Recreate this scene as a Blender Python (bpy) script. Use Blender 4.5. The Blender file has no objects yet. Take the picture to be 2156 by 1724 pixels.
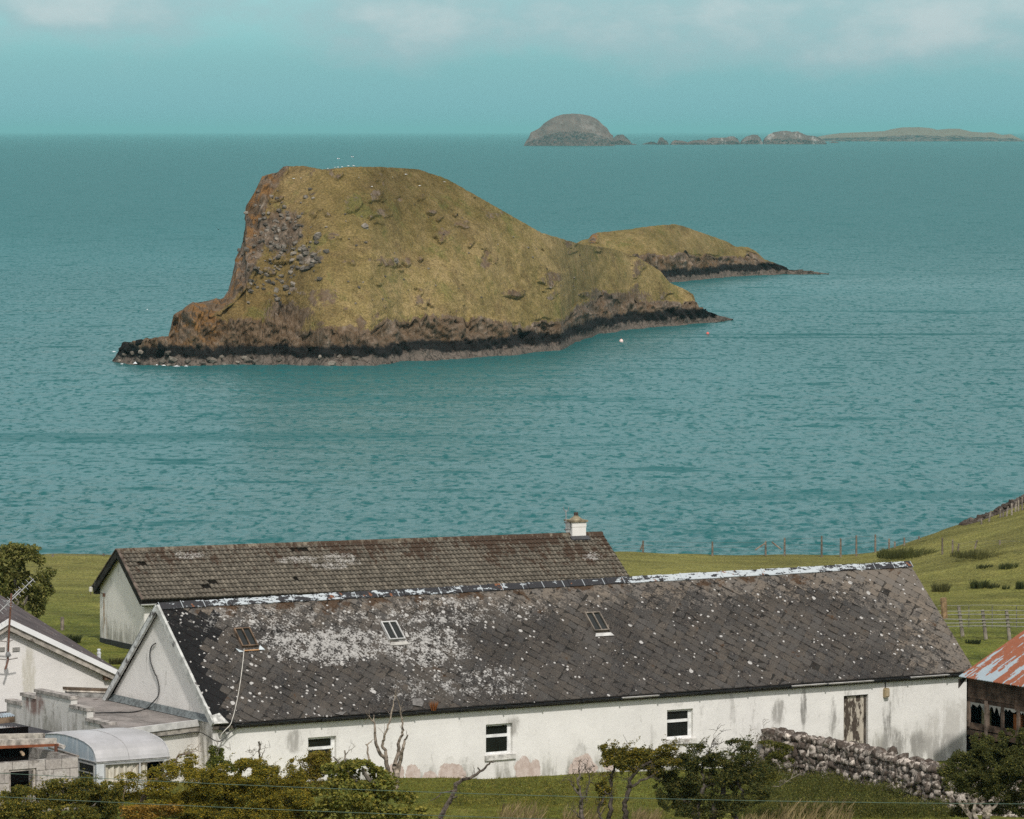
import bpy, math, random
import numpy as np
from mathutils import Vector, noise as mn
R = math.radians
random.seed(7)
SC = bpy.context.scene
COL = SC.collection
# ---------------------------------------------------------------- camera geometry (photo surveyed on a 2156 x 1724 grid)
FPX, CXP, CYP, EYE = 10300.0, 1078.0, 862.0, 35.0
PITCH = math.atan((862 - 276) / FPX)
cp, sp = math.cos(PITCH), math.sin(PITCH)
def ray(px, py):
    xc = (px - CXP) / FPX; yc = (CYP - py) / FPX
    return Vector((xc / (cp + yc * sp), 1.0, (-sp + yc * cp) / (cp + yc * sp)))
def pd(px, py, y):
    d = ray(px, py); return Vector((d.x * y, y, EYE + d.z * y))
def pz(px, py, z):
    d = ray(px, py); t = (z - EYE) / d.z; return Vector((d.x * t, t, z))
def pplane(px, py, p0, n):
    d = ray(px, py); c = Vector((0, 0, EYE)); t = (p0 - c).dot(n) / d.dot(n); return c + d * t
def interp(x, pts):
    xs = [p[0] for p in pts]; ys = [p[1] for p in pts]; return float(np.interp(x, xs, ys))
def sstep(a, b, x):
    t = max(0.0, min(1.0, (x - a) / (b - a))); return t * t * (3 - 2 * t)
cam = bpy.data.cameras.new('camera'); co = bpy.data.objects.new('camera', cam); COL.objects.link(co)
co.location = (0, 0, EYE); co.rotation_euler = (R(90) - PITCH, 0, 0)
cam.sensor_width = 36; cam.lens = FPX / 2156 * 36; cam.clip_start = 1; cam.clip_end = 400000
SC.camera = co
vs_ = SC.view_settings; vs_.view_transform = 'Standard'; vs_.look = 'None'; vs_.exposure = 0.0; vs_.gamma = 1.0; vs_.use_curve_mapping = False
cy = SC.cycles; cy.use_denoising = False; cy.volume_bounces = 0; cy.max_bounces = 6; cy.diffuse_bounces = 3; cy.glossy_bounces = 3; cy.transparent_max_bounces = 12
cy.sample_clamp_indirect = 6.0; cy.use_adaptive_sampling = True; cy.adaptive_threshold = .008
# ---------------------------------------------------------------- objects, tags
def tag(o, label=None, cat=None, group=None, kind=None):
    if label: o['label'] = label
    if cat: o['category'] = cat
    if group: o['group'] = group
    if kind: o['kind'] = kind
    return o
def thing(name, loc, label, cat, group=None):
    o = bpy.data.objects.new(name, None); COL.objects.link(o); o.location = loc; o.empty_display_size = .3
    return tag(o, label, cat, group)
def link_mesh(name, me, parent=None):
    o = bpy.data.objects.new(name, me); COL.objects.link(o)
    if parent is not None:
        o.parent = parent
        if parent.type == 'EMPTY': o.location = -parent.location
    return o
def copy_tree(o, parent=None):
    c = o.copy(); COL.objects.link(c)
    if parent is not None: c.parent = parent
    for ch in list(o.children): copy_tree(ch, c)
    return c
class MB:
    def __init__(s): s.v = []; s.f = []; s.c = []
    def add(s, vs, fs, col=(1, 1, 1)):
        n = len(s.v); s.v += [tuple(p) for p in vs]
        for q in fs: s.f.append(tuple(n + i for i in q)); s.c.append(col)
        return s
    def poly(s, pts, col=(1, 1, 1)): return s.add(pts, [tuple(range(len(pts)))], col)
    def box(s, o, ex, ey, ez, col=(1, 1, 1)):
        o = Vector(o); ex = Vector(ex); ey = Vector(ey); ez = Vector(ez)
        p = [o, o + ex, o + ex + ey, o + ey, o + ez, o + ex + ez, o + ex + ey + ez, o + ey + ez]
        f = [(0, 3, 2, 1), (4, 5, 6, 7), (0, 1, 5, 4), (1, 2, 6, 5), (2, 3, 7, 6), (3, 0, 4, 7)]
        if ex.cross(ey).dot(ez) < 0: f = [q[::-1] for q in f]
        return s.add(p, f, col)
    def beam(s, a, b, w, h, col=(1, 1, 1), up=(0, 0, 1)):
        a = Vector(a); b = Vector(b); d = (b - a); n = d.normalized(); u = Vector(up)
        x = n.cross(u)
        if x.length < 1e-4: x = n.cross(Vector((1, 0, 0)))
        x.normalize(); y = x.cross(n)
        return s.box(a - x * w / 2 - y * h / 2, x * w, y * h, d, col)
    def prism(s, pts, ext, col=(1, 1, 1)):
        ext = Vector(ext); n = len(pts); a = [Vector(p) for p in pts]; b = [p + ext for p in a]
        f = [tuple(range(n - 1, -1, -1)), tuple(range(n, 2 * n))] + [(i, (i + 1) % n, n + (i + 1) % n, n + i) for i in range(n)]
        return s.add(a + b, f, col)
    def tube(s, pts, r, n=6, col=(1, 1, 1), cap=True):
        pts = [Vector(p) for p in pts]; m = len(pts)
        rr = r if isinstance(r, (list, tuple)) else [r] * m
        base = len(s.v); prev = None
        for i, p in enumerate(pts):
            d = (pts[min(i + 1, m - 1)] - pts[max(i - 1, 0)])
            if d.length < 1e-6: d = Vector((0, 0, 1))
            d.normalize()
            x = prev - d * prev.dot(d) if prev is not None else d.cross(Vector((.31, .23, .92)))
            if x.length < 1e-4: x = d.cross(Vector((1, 0, 0)))
            x.normalize(); prev = x; y = d.cross(x)
            for k in range(n):
                a = 2 * math.pi * k / n; s.v.append(tuple(p + (x * math.cos(a) + y * math.sin(a)) * rr[i]))
        for i in range(m - 1):
            for k in range(n):
                k2 = (k + 1) % n
                s.f.append((base + i * n + k, base + i * n + k2, base + (i + 1) * n + k2, base + (i + 1) * n + k)); s.c.append(col)
        if cap:
            s.f.append(tuple(base + k for k in range(n - 1, -1, -1))); s.c.append(col)
            s.f.append(tuple(base + (m - 1) * n + k for k in range(n))); s.c.append(col)
        return s
    def lathe(s, c, prof, n=14, col=(1, 1, 1)):
        c = Vector(c); vs = []; fs = []
        for r, z in prof:
            for k in range(n):
                a = 2 * math.pi * k / n; vs.append(c + Vector((r * math.cos(a), r * math.sin(a), z)))
        for i in range(len(prof) - 1):
            for k in range(n):
                k2 = (k + 1) % n; fs.append((i * n + k, i * n + k2, (i + 1) * n + k2, (i + 1) * n + k))
        fs.append(tuple(range(n - 1, -1, -1))); fs.append(tuple((len(prof) - 1) * n + k for k in range(n)))
        return s.add(vs, fs, col)
    def build(s, name, mat, parent=None, smooth=False):
        me = bpy.data.meshes.new(name); me.from_pydata(s.v, [], s.f)
        at = me.color_attributes.new('Col', 'FLOAT_COLOR', 'CORNER')
        arr = []
        for q, c in zip(s.f, s.c): arr += [c[0], c[1], c[2], 1.0] * len(q)
        at.data.foreach_set('color', arr)
        if smooth: me.polygons.foreach_set('use_smooth', [True] * len(me.polygons))
        me.materials.append(mat); me.update()
        return link_mesh(name, me, parent)
def arr_mesh(name, verts, faces, cols, mat, parent=None, smooth=False):
    """verts (N,3), faces (M,k), cols (N,3) per vertex"""
    me = bpy.data.meshes.new(name); n = len(verts); m, k = faces.shape
    me.vertices.add(n); me.vertices.foreach_set('co', np.asarray(verts, np.float32).ravel())
    me.loops.add(m * k); me.loops.foreach_set('vertex_index', faces.astype(np.int32).ravel())
    me.polygons.add(m); me.polygons.foreach_set('loop_start', np.arange(0, m * k, k, dtype=np.int32))
    me.polygons.foreach_set('loop_total', np.full(m, k, np.int32))
    me.polygons.foreach_set('use_smooth', np.full(m, smooth))
    at = me.color_attributes.new('Col', 'FLOAT_COLOR', 'POINT')
    c4 = np.ones((n, 4), np.float32); c4[:, :3] = cols; at.data.foreach_set('color', c4.ravel())
    me.update(calc_edges=True); me.validate(); me.materials.append(mat)
    return link_mesh(name, me, parent)
# ---------------------------------------------------------------- node helper
class Mat:
    def __init__(s, name, world=None):
        if world: s.m = world; 
        else: s.m = bpy.data.materials.new(name)
        s.m.use_nodes = True; s.t = s.m.node_tree; s.t.nodes.clear(); s._p = None
    def n(s, typ, **kw):
        q = s.t.nodes.new(typ)
        for k, v in kw.items(): setattr(q, k, v)
        return q
    def put(s, sock, v):
        if v is None: return
        if isinstance(v, bpy.types.NodeSocket): s.t.links.new(v, sock)
        elif isinstance(v, (tuple, list)) and len(v) == 3 and sock.type == 'RGBA': sock.default_value = (*v, 1)
        else: sock.default_value = v
    def pos(s):
        if not s._p: s._p = s.n('ShaderNodeTexCoord').outputs['Object']
        return s._p
    def sv(s, k, vec=None):
        q = s.n('ShaderNodeVectorMath', operation='MULTIPLY'); s.put(q.inputs[0], vec or s.pos()); q.inputs[1].default_value = k; return q.outputs[0]
    def dot(s, a, off=0.0, vec=None):
        q = s.n('ShaderNodeVectorMath', operation='DOT_PRODUCT'); s.put(q.inputs[0], vec or s.pos()); q.inputs[1].default_value = tuple(a)
        return s.math('SUBTRACT', q.outputs['Value'], off)
    def frame(s, O, ax):
        """vector of coordinates along the axes ax from O"""
        c = s.n('ShaderNodeCombineXYZ')
        for i, a in enumerate(ax): s.put(c.inputs[i], s.dot(a, Vector(O).dot(Vector(a))))
        return c.outputs[0]
    def sep(s, v):
        q = s.n('ShaderNodeSeparateXYZ'); s.put(q.inputs[0], v); return q.outputs
    def noise(s, sc, det=4, ro=.55, vec=None, dist=0):
        q = s.n('ShaderNodeTexNoise'); s.put(q.inputs['Vector'], vec or s.pos())
        q.inputs['Scale'].default_value = sc; q.inputs['Detail'].default_value = det; q.inputs['Roughness'].default_value = ro; q.inputs['Distortion'].default_value = dist
        return q.outputs['Fac']
    def ncol(s, sc, det=2, vec=None):
        q = s.n('ShaderNodeTexNoise'); s.put(q.inputs['Vector'], vec or s.pos()); q.inputs['Scale'].default_value = sc; q.inputs['Detail'].default_value = det
        return q.outputs['Color']
    def vor(s, sc, vec=None, feat='F1', out='Distance', rnd=1):
        q = s.n('ShaderNodeTexVoronoi', feature=feat); s.put(q.inputs['Vector'], vec or s.pos()); q.inputs['Scale'].default_value = sc; q.inputs['Randomness'].default_value = rnd
        return q.outputs[out]
    def math(s, op, a, b=None, c=None, clamp=False):
        q = s.n('ShaderNodeMath', operation=op, use_clamp=clamp)
        for i, v in enumerate((a, b, c)):
            if v is not None: s.put(q.inputs[i], v)
        return q.outputs[0]
    def mr(s, f, a, b, c=0.0, d=1.0, smooth=True):
        q = s.n('ShaderNodeMapRange', interpolation_type='SMOOTHSTEP' if smooth else 'LINEAR'); s.put(q.inputs[0], f)
        for i, v in enumerate((a, b, c, d)): s.put(q.inputs[i + 1], v)
        return q.outputs[0]
    def mix(s, f, a, b, mode='MIX'):
        q = s.n('ShaderNodeMix', data_type='RGBA', blend_type=mode); s.put(q.inputs[0], f); s.put(q.inputs[6], a); s.put(q.inputs[7], b); return q.outputs[2]
    def ramp(s, f, st, ip='LINEAR'):
        q = s.n('ShaderNodeValToRGB'); q.color_ramp.interpolation = ip; s.put(q.inputs[0], f); e = q.color_ramp.elements
        while len(e) < len(st): e.new(.5)
        for x, (p, c) in zip(e, st): x.position = p; x.color = (*c, 1)
        return q.outputs[0]
    def attr(s, name='Col'):
        return s.n('ShaderNodeAttribute', attribute_name=name).outputs['Color']
    def hsv(s, c, v):
        q = s.n('ShaderNodeVectorMath', operation='SCALE'); s.put(q.inputs[0], c); s.put(q.inputs['Scale'], v); return q.outputs[0]
    def bump(s, h, st=.5, dist=.02, nrm=None):
        q = s.n('ShaderNodeBump'); s.put(q.inputs['Strength'], st); q.inputs['Distance'].default_value = dist; s.put(q.inputs['Height'], h); s.put(q.inputs['Normal'], nrm); return q.outputs[0]
    def warp(s, vec, sc, amt):
        q = s.n('ShaderNodeVectorMath', operation='MULTIPLY_ADD'); s.put(q.inputs[0], s.ncol(sc, 3, vec)); q.inputs[1].default_value = (amt,) * 3; s.put(q.inputs[2], vec); return q.outputs[0]
    def ell(s, u, v, cu, cv, ru, rv, nz=None, amt=.4):
        """1 inside an ellipse with a ragged edge, else 0"""
        a = s.math('DIVIDE', s.math('SUBTRACT', u, cu), ru); b = s.math('DIVIDE', s.math('SUBTRACT', v, cv), rv)
        d = s.math('ADD', s.math('MULTIPLY', a, a), s.math('MULTIPLY', b, b))
        if nz is not None: d = s.math('ADD', d, s.math('MULTIPLY', s.math('SUBTRACT', nz, .5), amt * 2))
        return d
    def out(s, col, rough=.8, nrm=None, spec=.3, metal=0.0, ior=None, sss=None):
        b = s.n('ShaderNodeBsdfPrincipled'); o = s.n('ShaderNodeOutputMaterial')
        s.put(b.inputs['Base Color'], col); s.put(b.inputs['Roughness'], rough); s.put(b.inputs['Normal'], nrm)
        s.put(b.inputs['Specular IOR Level'], spec); s.put(b.inputs['Metallic'], metal)
        if ior: b.inputs['IOR'].default_value = ior
        s.t.links.new(b.outputs[0], o.inputs[0]); return s.m
def attr_mat(name, rough=.75, var=.35, sc=6, spec=.25, bump=.3, metal=0.0, dirt=None):
    m = Mat(name); c = m.attr(); f = m.noise(sc, 5, .6); f2 = m.noise(sc * 6, 3, .6)
    k = m.math('ADD', m.mr(f, .3, .7, 1 - var, 1 + var * .5), m.math('MULTIPLY', m.math('SUBTRACT', f2, .5), var))
    c = m.hsv(c, k)
    if dirt: c = m.mix(m.mr(m.noise(sc * .7, 6, .65), .56, .66), c, dirt)
    return m.out(c, rough, m.bump(f2, bump, .01), spec, metal)
# ---------------------------------------------------------------- light, sky, haze
SUN_AZ, SUN_EL = R(168), R(46)          # azimuth clockwise from the viewing direction (+Y)
sd = Vector((math.sin(SUN_AZ) * math.cos(SUN_EL), math.cos(SUN_AZ) * math.cos(SUN_EL), math.sin(SUN_EL)))
sl = bpy.data.lights.new('sun', 'SUN'); so = bpy.data.objects.new('sun', sl); COL.objects.link(so)
sl.energy = 2.9; sl.angle = R(2.5); sl.color = (1, .96, .91)
so.rotation_euler = sd.to_track_quat('Z', 'Y').to_euler(); so.location = (60, -60, 90)
W = bpy.data.worlds.new('World'); SC.world = W
w = Mat('w', world=W)
sky = w.n('ShaderNodeTexSky', sky_type='NISHITA'); sky.sun_disc = False
sky.sun_elevation = SUN_EL; sky.sun_rotation = SUN_AZ; sky.air_density = 1.2; sky.dust_density = 2.0; sky.ozone_density = 1.5
g = w.n('ShaderNodeTexCoord').outputs['Generated']
gz = w.sep(g)[2]
low = w.mr(gz, .035, .17)                                   # 0 in the low band of sea air, 1 higher up
tint = w.mix(low, (1.06, 2.12, 2.78), (1.05, 1.1, 1.12))
base = w.hsv(w.mix(1.0, sky.outputs[0], tint, 'MULTIPLY'), w.mr(gz, 0, .016, 1.26, 1.0))
v = w.sv((1, 1, 2.1), g)
v = w.warp(v, 24, .010)
n1 = w.noise(36, 9, .58, v); n2 = w.noise(15, 4, .5, v)
cl = w.math('ADD', w.math('MULTIPLY', n1, .55), w.math('MULTIPLY', n2, .45))
lift = w.mr(gz, .003, .027, -.13, .06)
sx = w.mr(w.sep(g)[0], -.1, .1, -.02, .03)
gx_ = w.sep(g)[0]
def puff(cx, cz, rx, rz, k): return w.math('MULTIPLY', w.mr(w.ell(gx_, gz, cx, cz, rx, rz, n2, 1.0), 1.6, .0), k)
arg = w.math('ADD', w.math('ADD', cl, lift), sx)
for a_ in ((-.088, .0265, .016, .0060, .16), (.068, .0215, .045, .0085, .075), (-.010, .0190, .035, .0070, .035), (-.045, .0275, .03, .006, .05)): arg = w.math('ADD', arg, puff(*a_))
cm = w.mr(arg, .40, .615)
brt = w.mr(arg, .56, .74)
hi = w.mr(w.noise(3.2, 6, .55, w.sv((1, 1, 2), g)), .35, .65, .35, .95)
cm = w.mix(low, w.math('MULTIPLY', cm, .74), hi)
cloudc = w.mix(low, w.mix(brt, (3.7, 5.15, 5.5), (5.9, 6.3, 6.5)), (9.2, 8.9, 8.5))
fin = w.mix(cm, base, cloudc)
bg = w.n('ShaderNodeBackground'); w.put(bg.inputs[0], fin); bg.inputs[1].default_value = .10
wo = w.n('ShaderNodeOutputWorld'); w.t.links.new(bg.outputs[0], wo.inputs[0])
# air: one closed box round everything
hz = MB(); hz.box((-45000, -900, -25), (90000, 0, 0), (0, 122000, 0), (0, 0, 145))
hm = bpy.data.materials.new('sea_air'); hm.use_nodes = True; ht = hm.node_tree; ht.nodes.clear()
pv = ht.nodes.new('ShaderNodeVolumePrincipled'); pv.inputs['Color'].default_value = (.32, .76, .77, 1); pv.inputs['Density'].default_value = 2.7e-5
pv.inputs['Anisotropy'].default_value = 0.0
ho = ht.nodes.new('ShaderNodeOutputMaterial'); ht.links.new(pv.outputs[0], ho.inputs['Volume'])
tag(hz.build('haze', hm), 'pale teal sea haze fading the far islands', 'haze', kind='stuff')
# ---------------------------------------------------------------- sea
m = Mat('sea_water')
p = m.pos()
pw = m.warp(p, .05, 4.0)
a1 = m.noise(.50, 5, .62, m.sv((.55, 1.2, 1), pw), .35)
a2 = m.noise(1.5, 3, .6, m.sv((.8, 1.1, 1), p), .4)
far_ = m.mr(m.sep(p)[1], 650, 1900)
hgt = m.math('ADD', m.math('MULTIPLY', a1, .10), m.math('MULTIPLY', a2, .09))
bmp = m.bump(hgt, m.math('SUBTRACT', 1.0, far_), 1.0)
big = m.noise(.006, 3, .5, m.sv((.5, .45, 1), p))
pat = m.noise(1.15, 3, .6, m.sv((1, .36, 1), m.warp(p, .3, 1.2)), .3); pat2 = m.noise(.10, 4, .6, m.sv((.75, 1.5, 1), pw))
body = m.mix(m.math('ADD', m.math('MULTIPLY', m.math('SUBTRACT', m.mr(big, .36, .64), .5), m.mr(m.sep(p)[1], 900, 2600, 1.0, .12)), .5), (.017, .100, .101), (.023, .117, .119))
fr = m.n('ShaderNodeFresnel'); fr.inputs[0].default_value = 1.333; m.put(fr.inputs['Normal'], bmp)
fac = m.math('MINIMUM', m.math('MULTIPLY', fr.outputs[0], .85), .285)
fm_ = m.n('ShaderNodeMix', data_type='FLOAT'); m.put(fm_.inputs[0], far_); m.put(fm_.inputs[2], fac); fm_.inputs[3].default_value = .205
fac = m.math('MULTIPLY', fm_.outputs[0], m.math('MULTIPLY', m.mr(pat, .33, .53, .12, 1.08), m.mr(pat2, .575, .68, 1.0, .30)))
sx_, sy_, _z = m.sep(p)
for cx_, cy_, rx_, ry_, k_ in ((80, 951, 42, 5, .45), (66, 843, 34, 4.5, .35), (42, 830, 30, 4, .5), (95, 1120, 70, 60, 1.18), (-50, 560, 60, 9, .6), (40, 470, 40, 6, .65), (-5, 640, 30, 4, .6)):
    ln_ = m.mr(m.ell(sx_, sy_, cx_, cy_, rx_, ry_, pat2, 1.6), 1.25, .35, 1.0, k_); fac = m.math('MULTIPLY', fac, ln_)
df_ = m.n('ShaderNodeBsdfDiffuse'); m.put(df_.inputs[0], body); m.put(df_.inputs['Normal'], bmp)
gl_ = m.n('ShaderNodeBsdfAnisotropic'); m.put(gl_.inputs['Color'], (.80, .95, .95)); m.put(gl_.inputs['Roughness'], .19); m.put(gl_.inputs['Normal'], bmp)
mx_ = m.n('ShaderNodeMixShader'); m.put(mx_.inputs[0], fac); m.t.links.new(df_.outputs[0], mx_.inputs[1]); m.t.links.new(gl_.outputs[0], mx_.inputs[2])
om_ = m.n('ShaderNodeOutputMaterial'); m.t.links.new(mx_.outputs[0], om_.inputs[0]); sea_mat = m.m
rs_ = np.random.RandomState(12)
th = np.linspace(-.132, .132, 1180); sy = np.linspace(1250, 500, 860); yy = 35 * FPX / (sy - 276)
Tn = np.tan(th)[None, :]; Yg = np.repeat(yy[:, None], len(th), 1); Xg = Tn * Yg
dyr = np.abs(np.gradient(yy))[:, None]; dxr = (yy * .264 / 1180)[:, None]
Zg = np.zeros_like(Xg)
grp = .75 + .5 * np.sin(Xg * .021 + Yg * .013 + 2 * np.sin(Yg * .004)) * np.sin(Yg * .017 - Xg * .008 + 1.3)
for i in range(110):
    lam = 1.3 * (22 / 1.3) ** (((i + rs_.rand()) / 110) ** 1.35); k = 2 * math.pi / lam; an = rs_.normal(0, .72 if lam < 6 else .3) + .12
    kx, ky = k * math.sin(an), k * math.cos(an)
    slope_ = .034 if lam < 2.6 else (.010 if lam < 8 else .006)
    wgt = np.clip((lam / np.maximum(abs(ky) / k * dyr * 2.2, abs(kx) / k * dxr * 2.2) - .9) / .8, 0, 1)
    if wgt.max() <= 0: continue
    ph = kx * Xg + ky * Yg + rs_.rand() * 6.28 + 1.1 * np.sin(Xg * .05 * rs_.rand() + Yg * .04 * rs_.rand() + i)
    c_ = np.sin(ph); c_ = c_ + .22 * np.cos(2 * ph)
    Zg += (slope_ / k) * wgt * c_ * (grp if lam < 9 else 1)
fade = np.clip((th - th[0]) / .01, 0, 1) * np.clip((th[-1] - th) / .01, 0, 1); fy = np.clip((np.arange(len(yy))) / 12, 0, 1) * np.clip((len(yy) - 1 - np.arange(len(yy))) / 40, 0, 1)
Zg *= fade[None, :] * fy[:, None]
nr_, nc_ = Xg.shape; V_ = np.stack([Xg, Yg, Zg], 2).reshape(-1, 3); I_ = np.arange(nr_ * nc_).reshape(nr_, nc_)
F_ = np.stack([I_[:-1, :-1].ravel(), I_[:-1, 1:].ravel(), I_[1:, 1:].ravel(), I_[1:, :-1].ravel()], 1)
nb_ = len(V_); c00, c01, c10, c11 = I_[0, 0], I_[0, -1], I_[-1, 0], I_[-1, -1]
V_ = np.vstack([V_, [(-40000, -800, 0), (40000, -800, 0), (40000, 110000, 0), (-40000, 110000, 0)]])
F_ = np.vstack([F_, [(nb_, nb_ + 1, c01, c00), (nb_ + 1, nb_ + 2, c11, c01), (nb_ + 2, nb_ + 3, c10, c11), (nb_ + 3, nb_, c00, c10)]])
tag(arr_mesh('sea', V_, F_, np.ones((len(V_), 3)), sea_mat, smooth=True), kind='structure')
# ---------------------------------------------------------------- ground
def shore(x): return 284 + .19 * (x + 28) + (3.0 * mn.noise((x * .06, 3.1, 0)))
def gz_(x, y):
    wn = 1 - .65 * sstep(205, 250, y)
    z = 11.5 - .038 * max(-8, min(30, x + 9)) * wn - .012 * (y - 172)
    if y < 160: z += (160 - y) * .11
    z += 3.4 * sstep(19, 37, x) * sstep(250, 292, y) * (1 + .25 * mn.noise((x * .12, y * .12, 5)))
    z += .16 * mn.noise((x * .13, y * .13, 0)) + .07 * mn.noise((x * .5, y * .5, 2)) + .5 * sstep(230, 280, y) * mn.noise((x * .05, y * .05, 9)) * .6
    e = shore(x) + 10 * sstep(22, 34, x)
    if y > e:
        t = (y - e); z = z - (z + 2.5) * sstep(0, 11, t)
    return z
def ghit(px, py):
    d = ray(px, py); t = 120.0
    for i in range(4000):
        if EYE + d.z * t < gz_(d.x * t, t): break
        t += .25
    return Vector((d.x * t, t, gz_(d.x * t, t)))
xs = np.concatenate([np.linspace(-420, -62, 40), np.arange(-60, 60.01, .8), np.linspace(62, 420, 40)])
ys = np.concatenate([np.linspace(-60, 135, 50), np.arange(137, 200, .8), np.arange(200, 345, 1.0)])
nx, ny = len(xs), len(ys)
vv = np.array([(x, y, gz_(x, y)) for y in ys for x in xs])
ii = np.arange(nx * ny).reshape(ny, nx)
ff = np.stack([ii[:-1, :-1].ravel(), ii[:-1, 1:].ravel(), ii[1:, 1:].ravel(), ii[1:, :-1].ravel()], 1)
m = Mat('meadow')
p = m.pos(); px_, py_, pz_s = m.sep(p)
f1 = m.noise(.12, 5, .6); f2 = m.noise(1.1, 5, .65, m.sv((1, .45, 1), p)); f3 = m.noise(9, 4, .7, m.sv((1, .5, 1.4), p))
c = m.ramp(m.mr(m.math('ADD', m.math('MULTIPLY', f1, .55), m.math('MULTIPLY', f2, .45)), .32, .68, smooth=False), [(0, (.054, .070, .012)), (.4, (.104, .120, .020)), (.7, (.150, .154, .030)), (1, (.220, .192, .050))])
c = m.mix(m.mr(py_, 228, 280), c, m.mix(f2, (.120, .128, .030), (.225, .198, .060)))
c = m.hsv(c, m.mr(f3, .25, .75, .45, 1.55)); c = m.hsv(c, m.mr(m.noise(.32, 5, .6, m.sv((.5, 1.6, 1), p)), .3, .7, .72, 1.25))
c = m.mix(m.mr(m.noise(.5, 6, .7), .60, .70, 0, .75), c, (.035, .045, .010))
rk = m.mr(m.math('ADD', m.sep(m.n('ShaderNodeNewGeometry').outputs['Normal'])[2], m.math('MULTIPLY', m.math('SUBTRACT', m.noise(.9, 4), .5), .25)), .80, .70)
c = m.mix(rk, c, m.mix(m.noise(1.5, 5), (.05, .042, .034), (.19, .165, .14)))
ground_mat = m.out(c, .95, m.bump(m.math('ADD', f3, m.math('MULTIPLY', f2, 1.5)), .9, .16), .1)
tag(arr_mesh('ground', vv, ff, np.ones((nx * ny, 3)), ground_mat, smooth=True), kind='structure')
# ---------------------------------------------------------------- islands
def rock_mat(name, zs=1.0, far=False):
    m = Mat(name); p = m.pos(); geo = m.n('ShaderNodeNewGeometry')
    nz = m.sep(geo.outputs['Normal'])[2]; z = m.sep(p)[2]
    a = m.sep(m.attr('Col'))                                 # R rock, G orange lichen, B dark heather and painted slope shade
    n1 = m.noise(.05, 6, .65); n2 = m.noise(.35, 6, .68); n3 = m.noise(1.6, 5, .7)
    st = m.noise(.9, 5, .65, m.sv((1, 1, .38), p))
    fine = m.noise(.9, 7, .75)
    g = m.ramp(m.mr(m.math('ADD', m.math('ADD', m.math('MULTIPLY', n1, .42), m.math('MULTIPLY', n2, .25)), m.math('MULTIPLY', fine, .33)), .34, .66, smooth=False),
               [(0, (.070, .062, .018)), (.25, (.132, .104, .034)), (.5, (.206, .153, .058)), (.75, (.284, .206, .094)), (1, (.142, .122, .038))])
    g = m.mix(m.math('MULTIPLY', a[2], m.mr(n2, .25, .6, 1, .55)), g, m.mix(n3, (.040, .032, .009), (.110, .072, .020)))
    g = m.mix(m.mr(m.math('ADD', m.sep(p)[0], m.math('MULTIPLY', m.math('SUBTRACT', n1, .5), 26)), -40, -18, .62, .0), g, m.mix(fine, (.10, .062, .022), (.205, .135, .052)))
    md = m.noise(.16, 6, .68, m.warp(p, .2, 3.0))
    g = m.mix(m.mr(md, .52, .64, 0, .55), g, m.mix(fine, (.085, .058, .024), (.160, .108, .046))); g = m.mix(m.mr(md, .46, .36, 0, .5), g, m.mix(fine, (.060, .070, .018), (.150, .150, .040)))
    g = m.hsv(g, m.mr(m.noise(3.5, 4, .7), .28, .72, .55, 1.45))
    cr = m.vor(.62, m.warp(m.sv((1, 1, .45), p), .7, 2.6), 'DISTANCE_TO_EDGE')
    r = m.ramp(m.mr(m.math('ADD', m.math('MULTIPLY', n2, .5), m.math('MULTIPLY', st, .5)), .34, .66, smooth=False),
               [(0, (.038, .029, .022)), (.35, (.110, .080, .056)), (.65, (.185, .142, .105)), (1, (.32, .27, .22))])
    r = m.mix(m.mr(cr, 0, .07, .45, 0), r, (.018, .015, .012))
    r = m.mix(m.math('MULTIPLY', m.mr(n1, .42, .56), .5), r, (.125, .075, .035))
    o = m.math('MULTIPLY', a[1], m.mr(m.noise(.45, 5, .7), .46, .58))
    r = m.mix(o, r, m.mix(n3, (.155, .075, .022), (.30, .150, .045)))
    rm = m.mr(m.math('ADD', a[0], m.math('MULTIPLY', m.math('SUBTRACT', m.math('ADD', m.math('MULTIPLY', n2, .5), m.math('MULTIPLY', n3, .5)), .5), 1.9)), .46, .60)
    c = m.mix(rm, g, r)
    zn = m.math('ADD', z, m.math('MULTIPLY', m.math('SUBTRACT', m.math('ADD', m.math('MULTIPLY', m.noise(.55, 5, .65), .55), m.math('MULTIPLY', m.noise(.10, 3, .6), .45)), .5), 4.2 * zs))
    c = m.mix(m.mr(zn, 2.55 * zs, 3.3 * zs, 1, 0), c, m.mix(n3, (.006, .006, .006), (.022, .020, .018)))
    pale = m.mix(m.mr(cr, 0, .05), (.04, .034, .028), m.mix(st, (.070, .055, .044), (.21, .172, .14)))
    c = m.mix(m.mr(zn, .95 * zs, 1.35 * zs, 1, 0), c, pale)
    h = m.math('ADD', m.math('MULTIPLY', n3, .5), m.math('MULTIPLY', m.math('ADD', n2, m.math('MULTIPLY', m.math('MINIMUM', cr, .2), 2.0)), m.math('MULTIPLY', a[0], .5)))
    return m.out(c, .93, m.bump(h, 1.0, .7), .15)
isl_mat = rock_mat('island_turf_and_rock')
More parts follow.
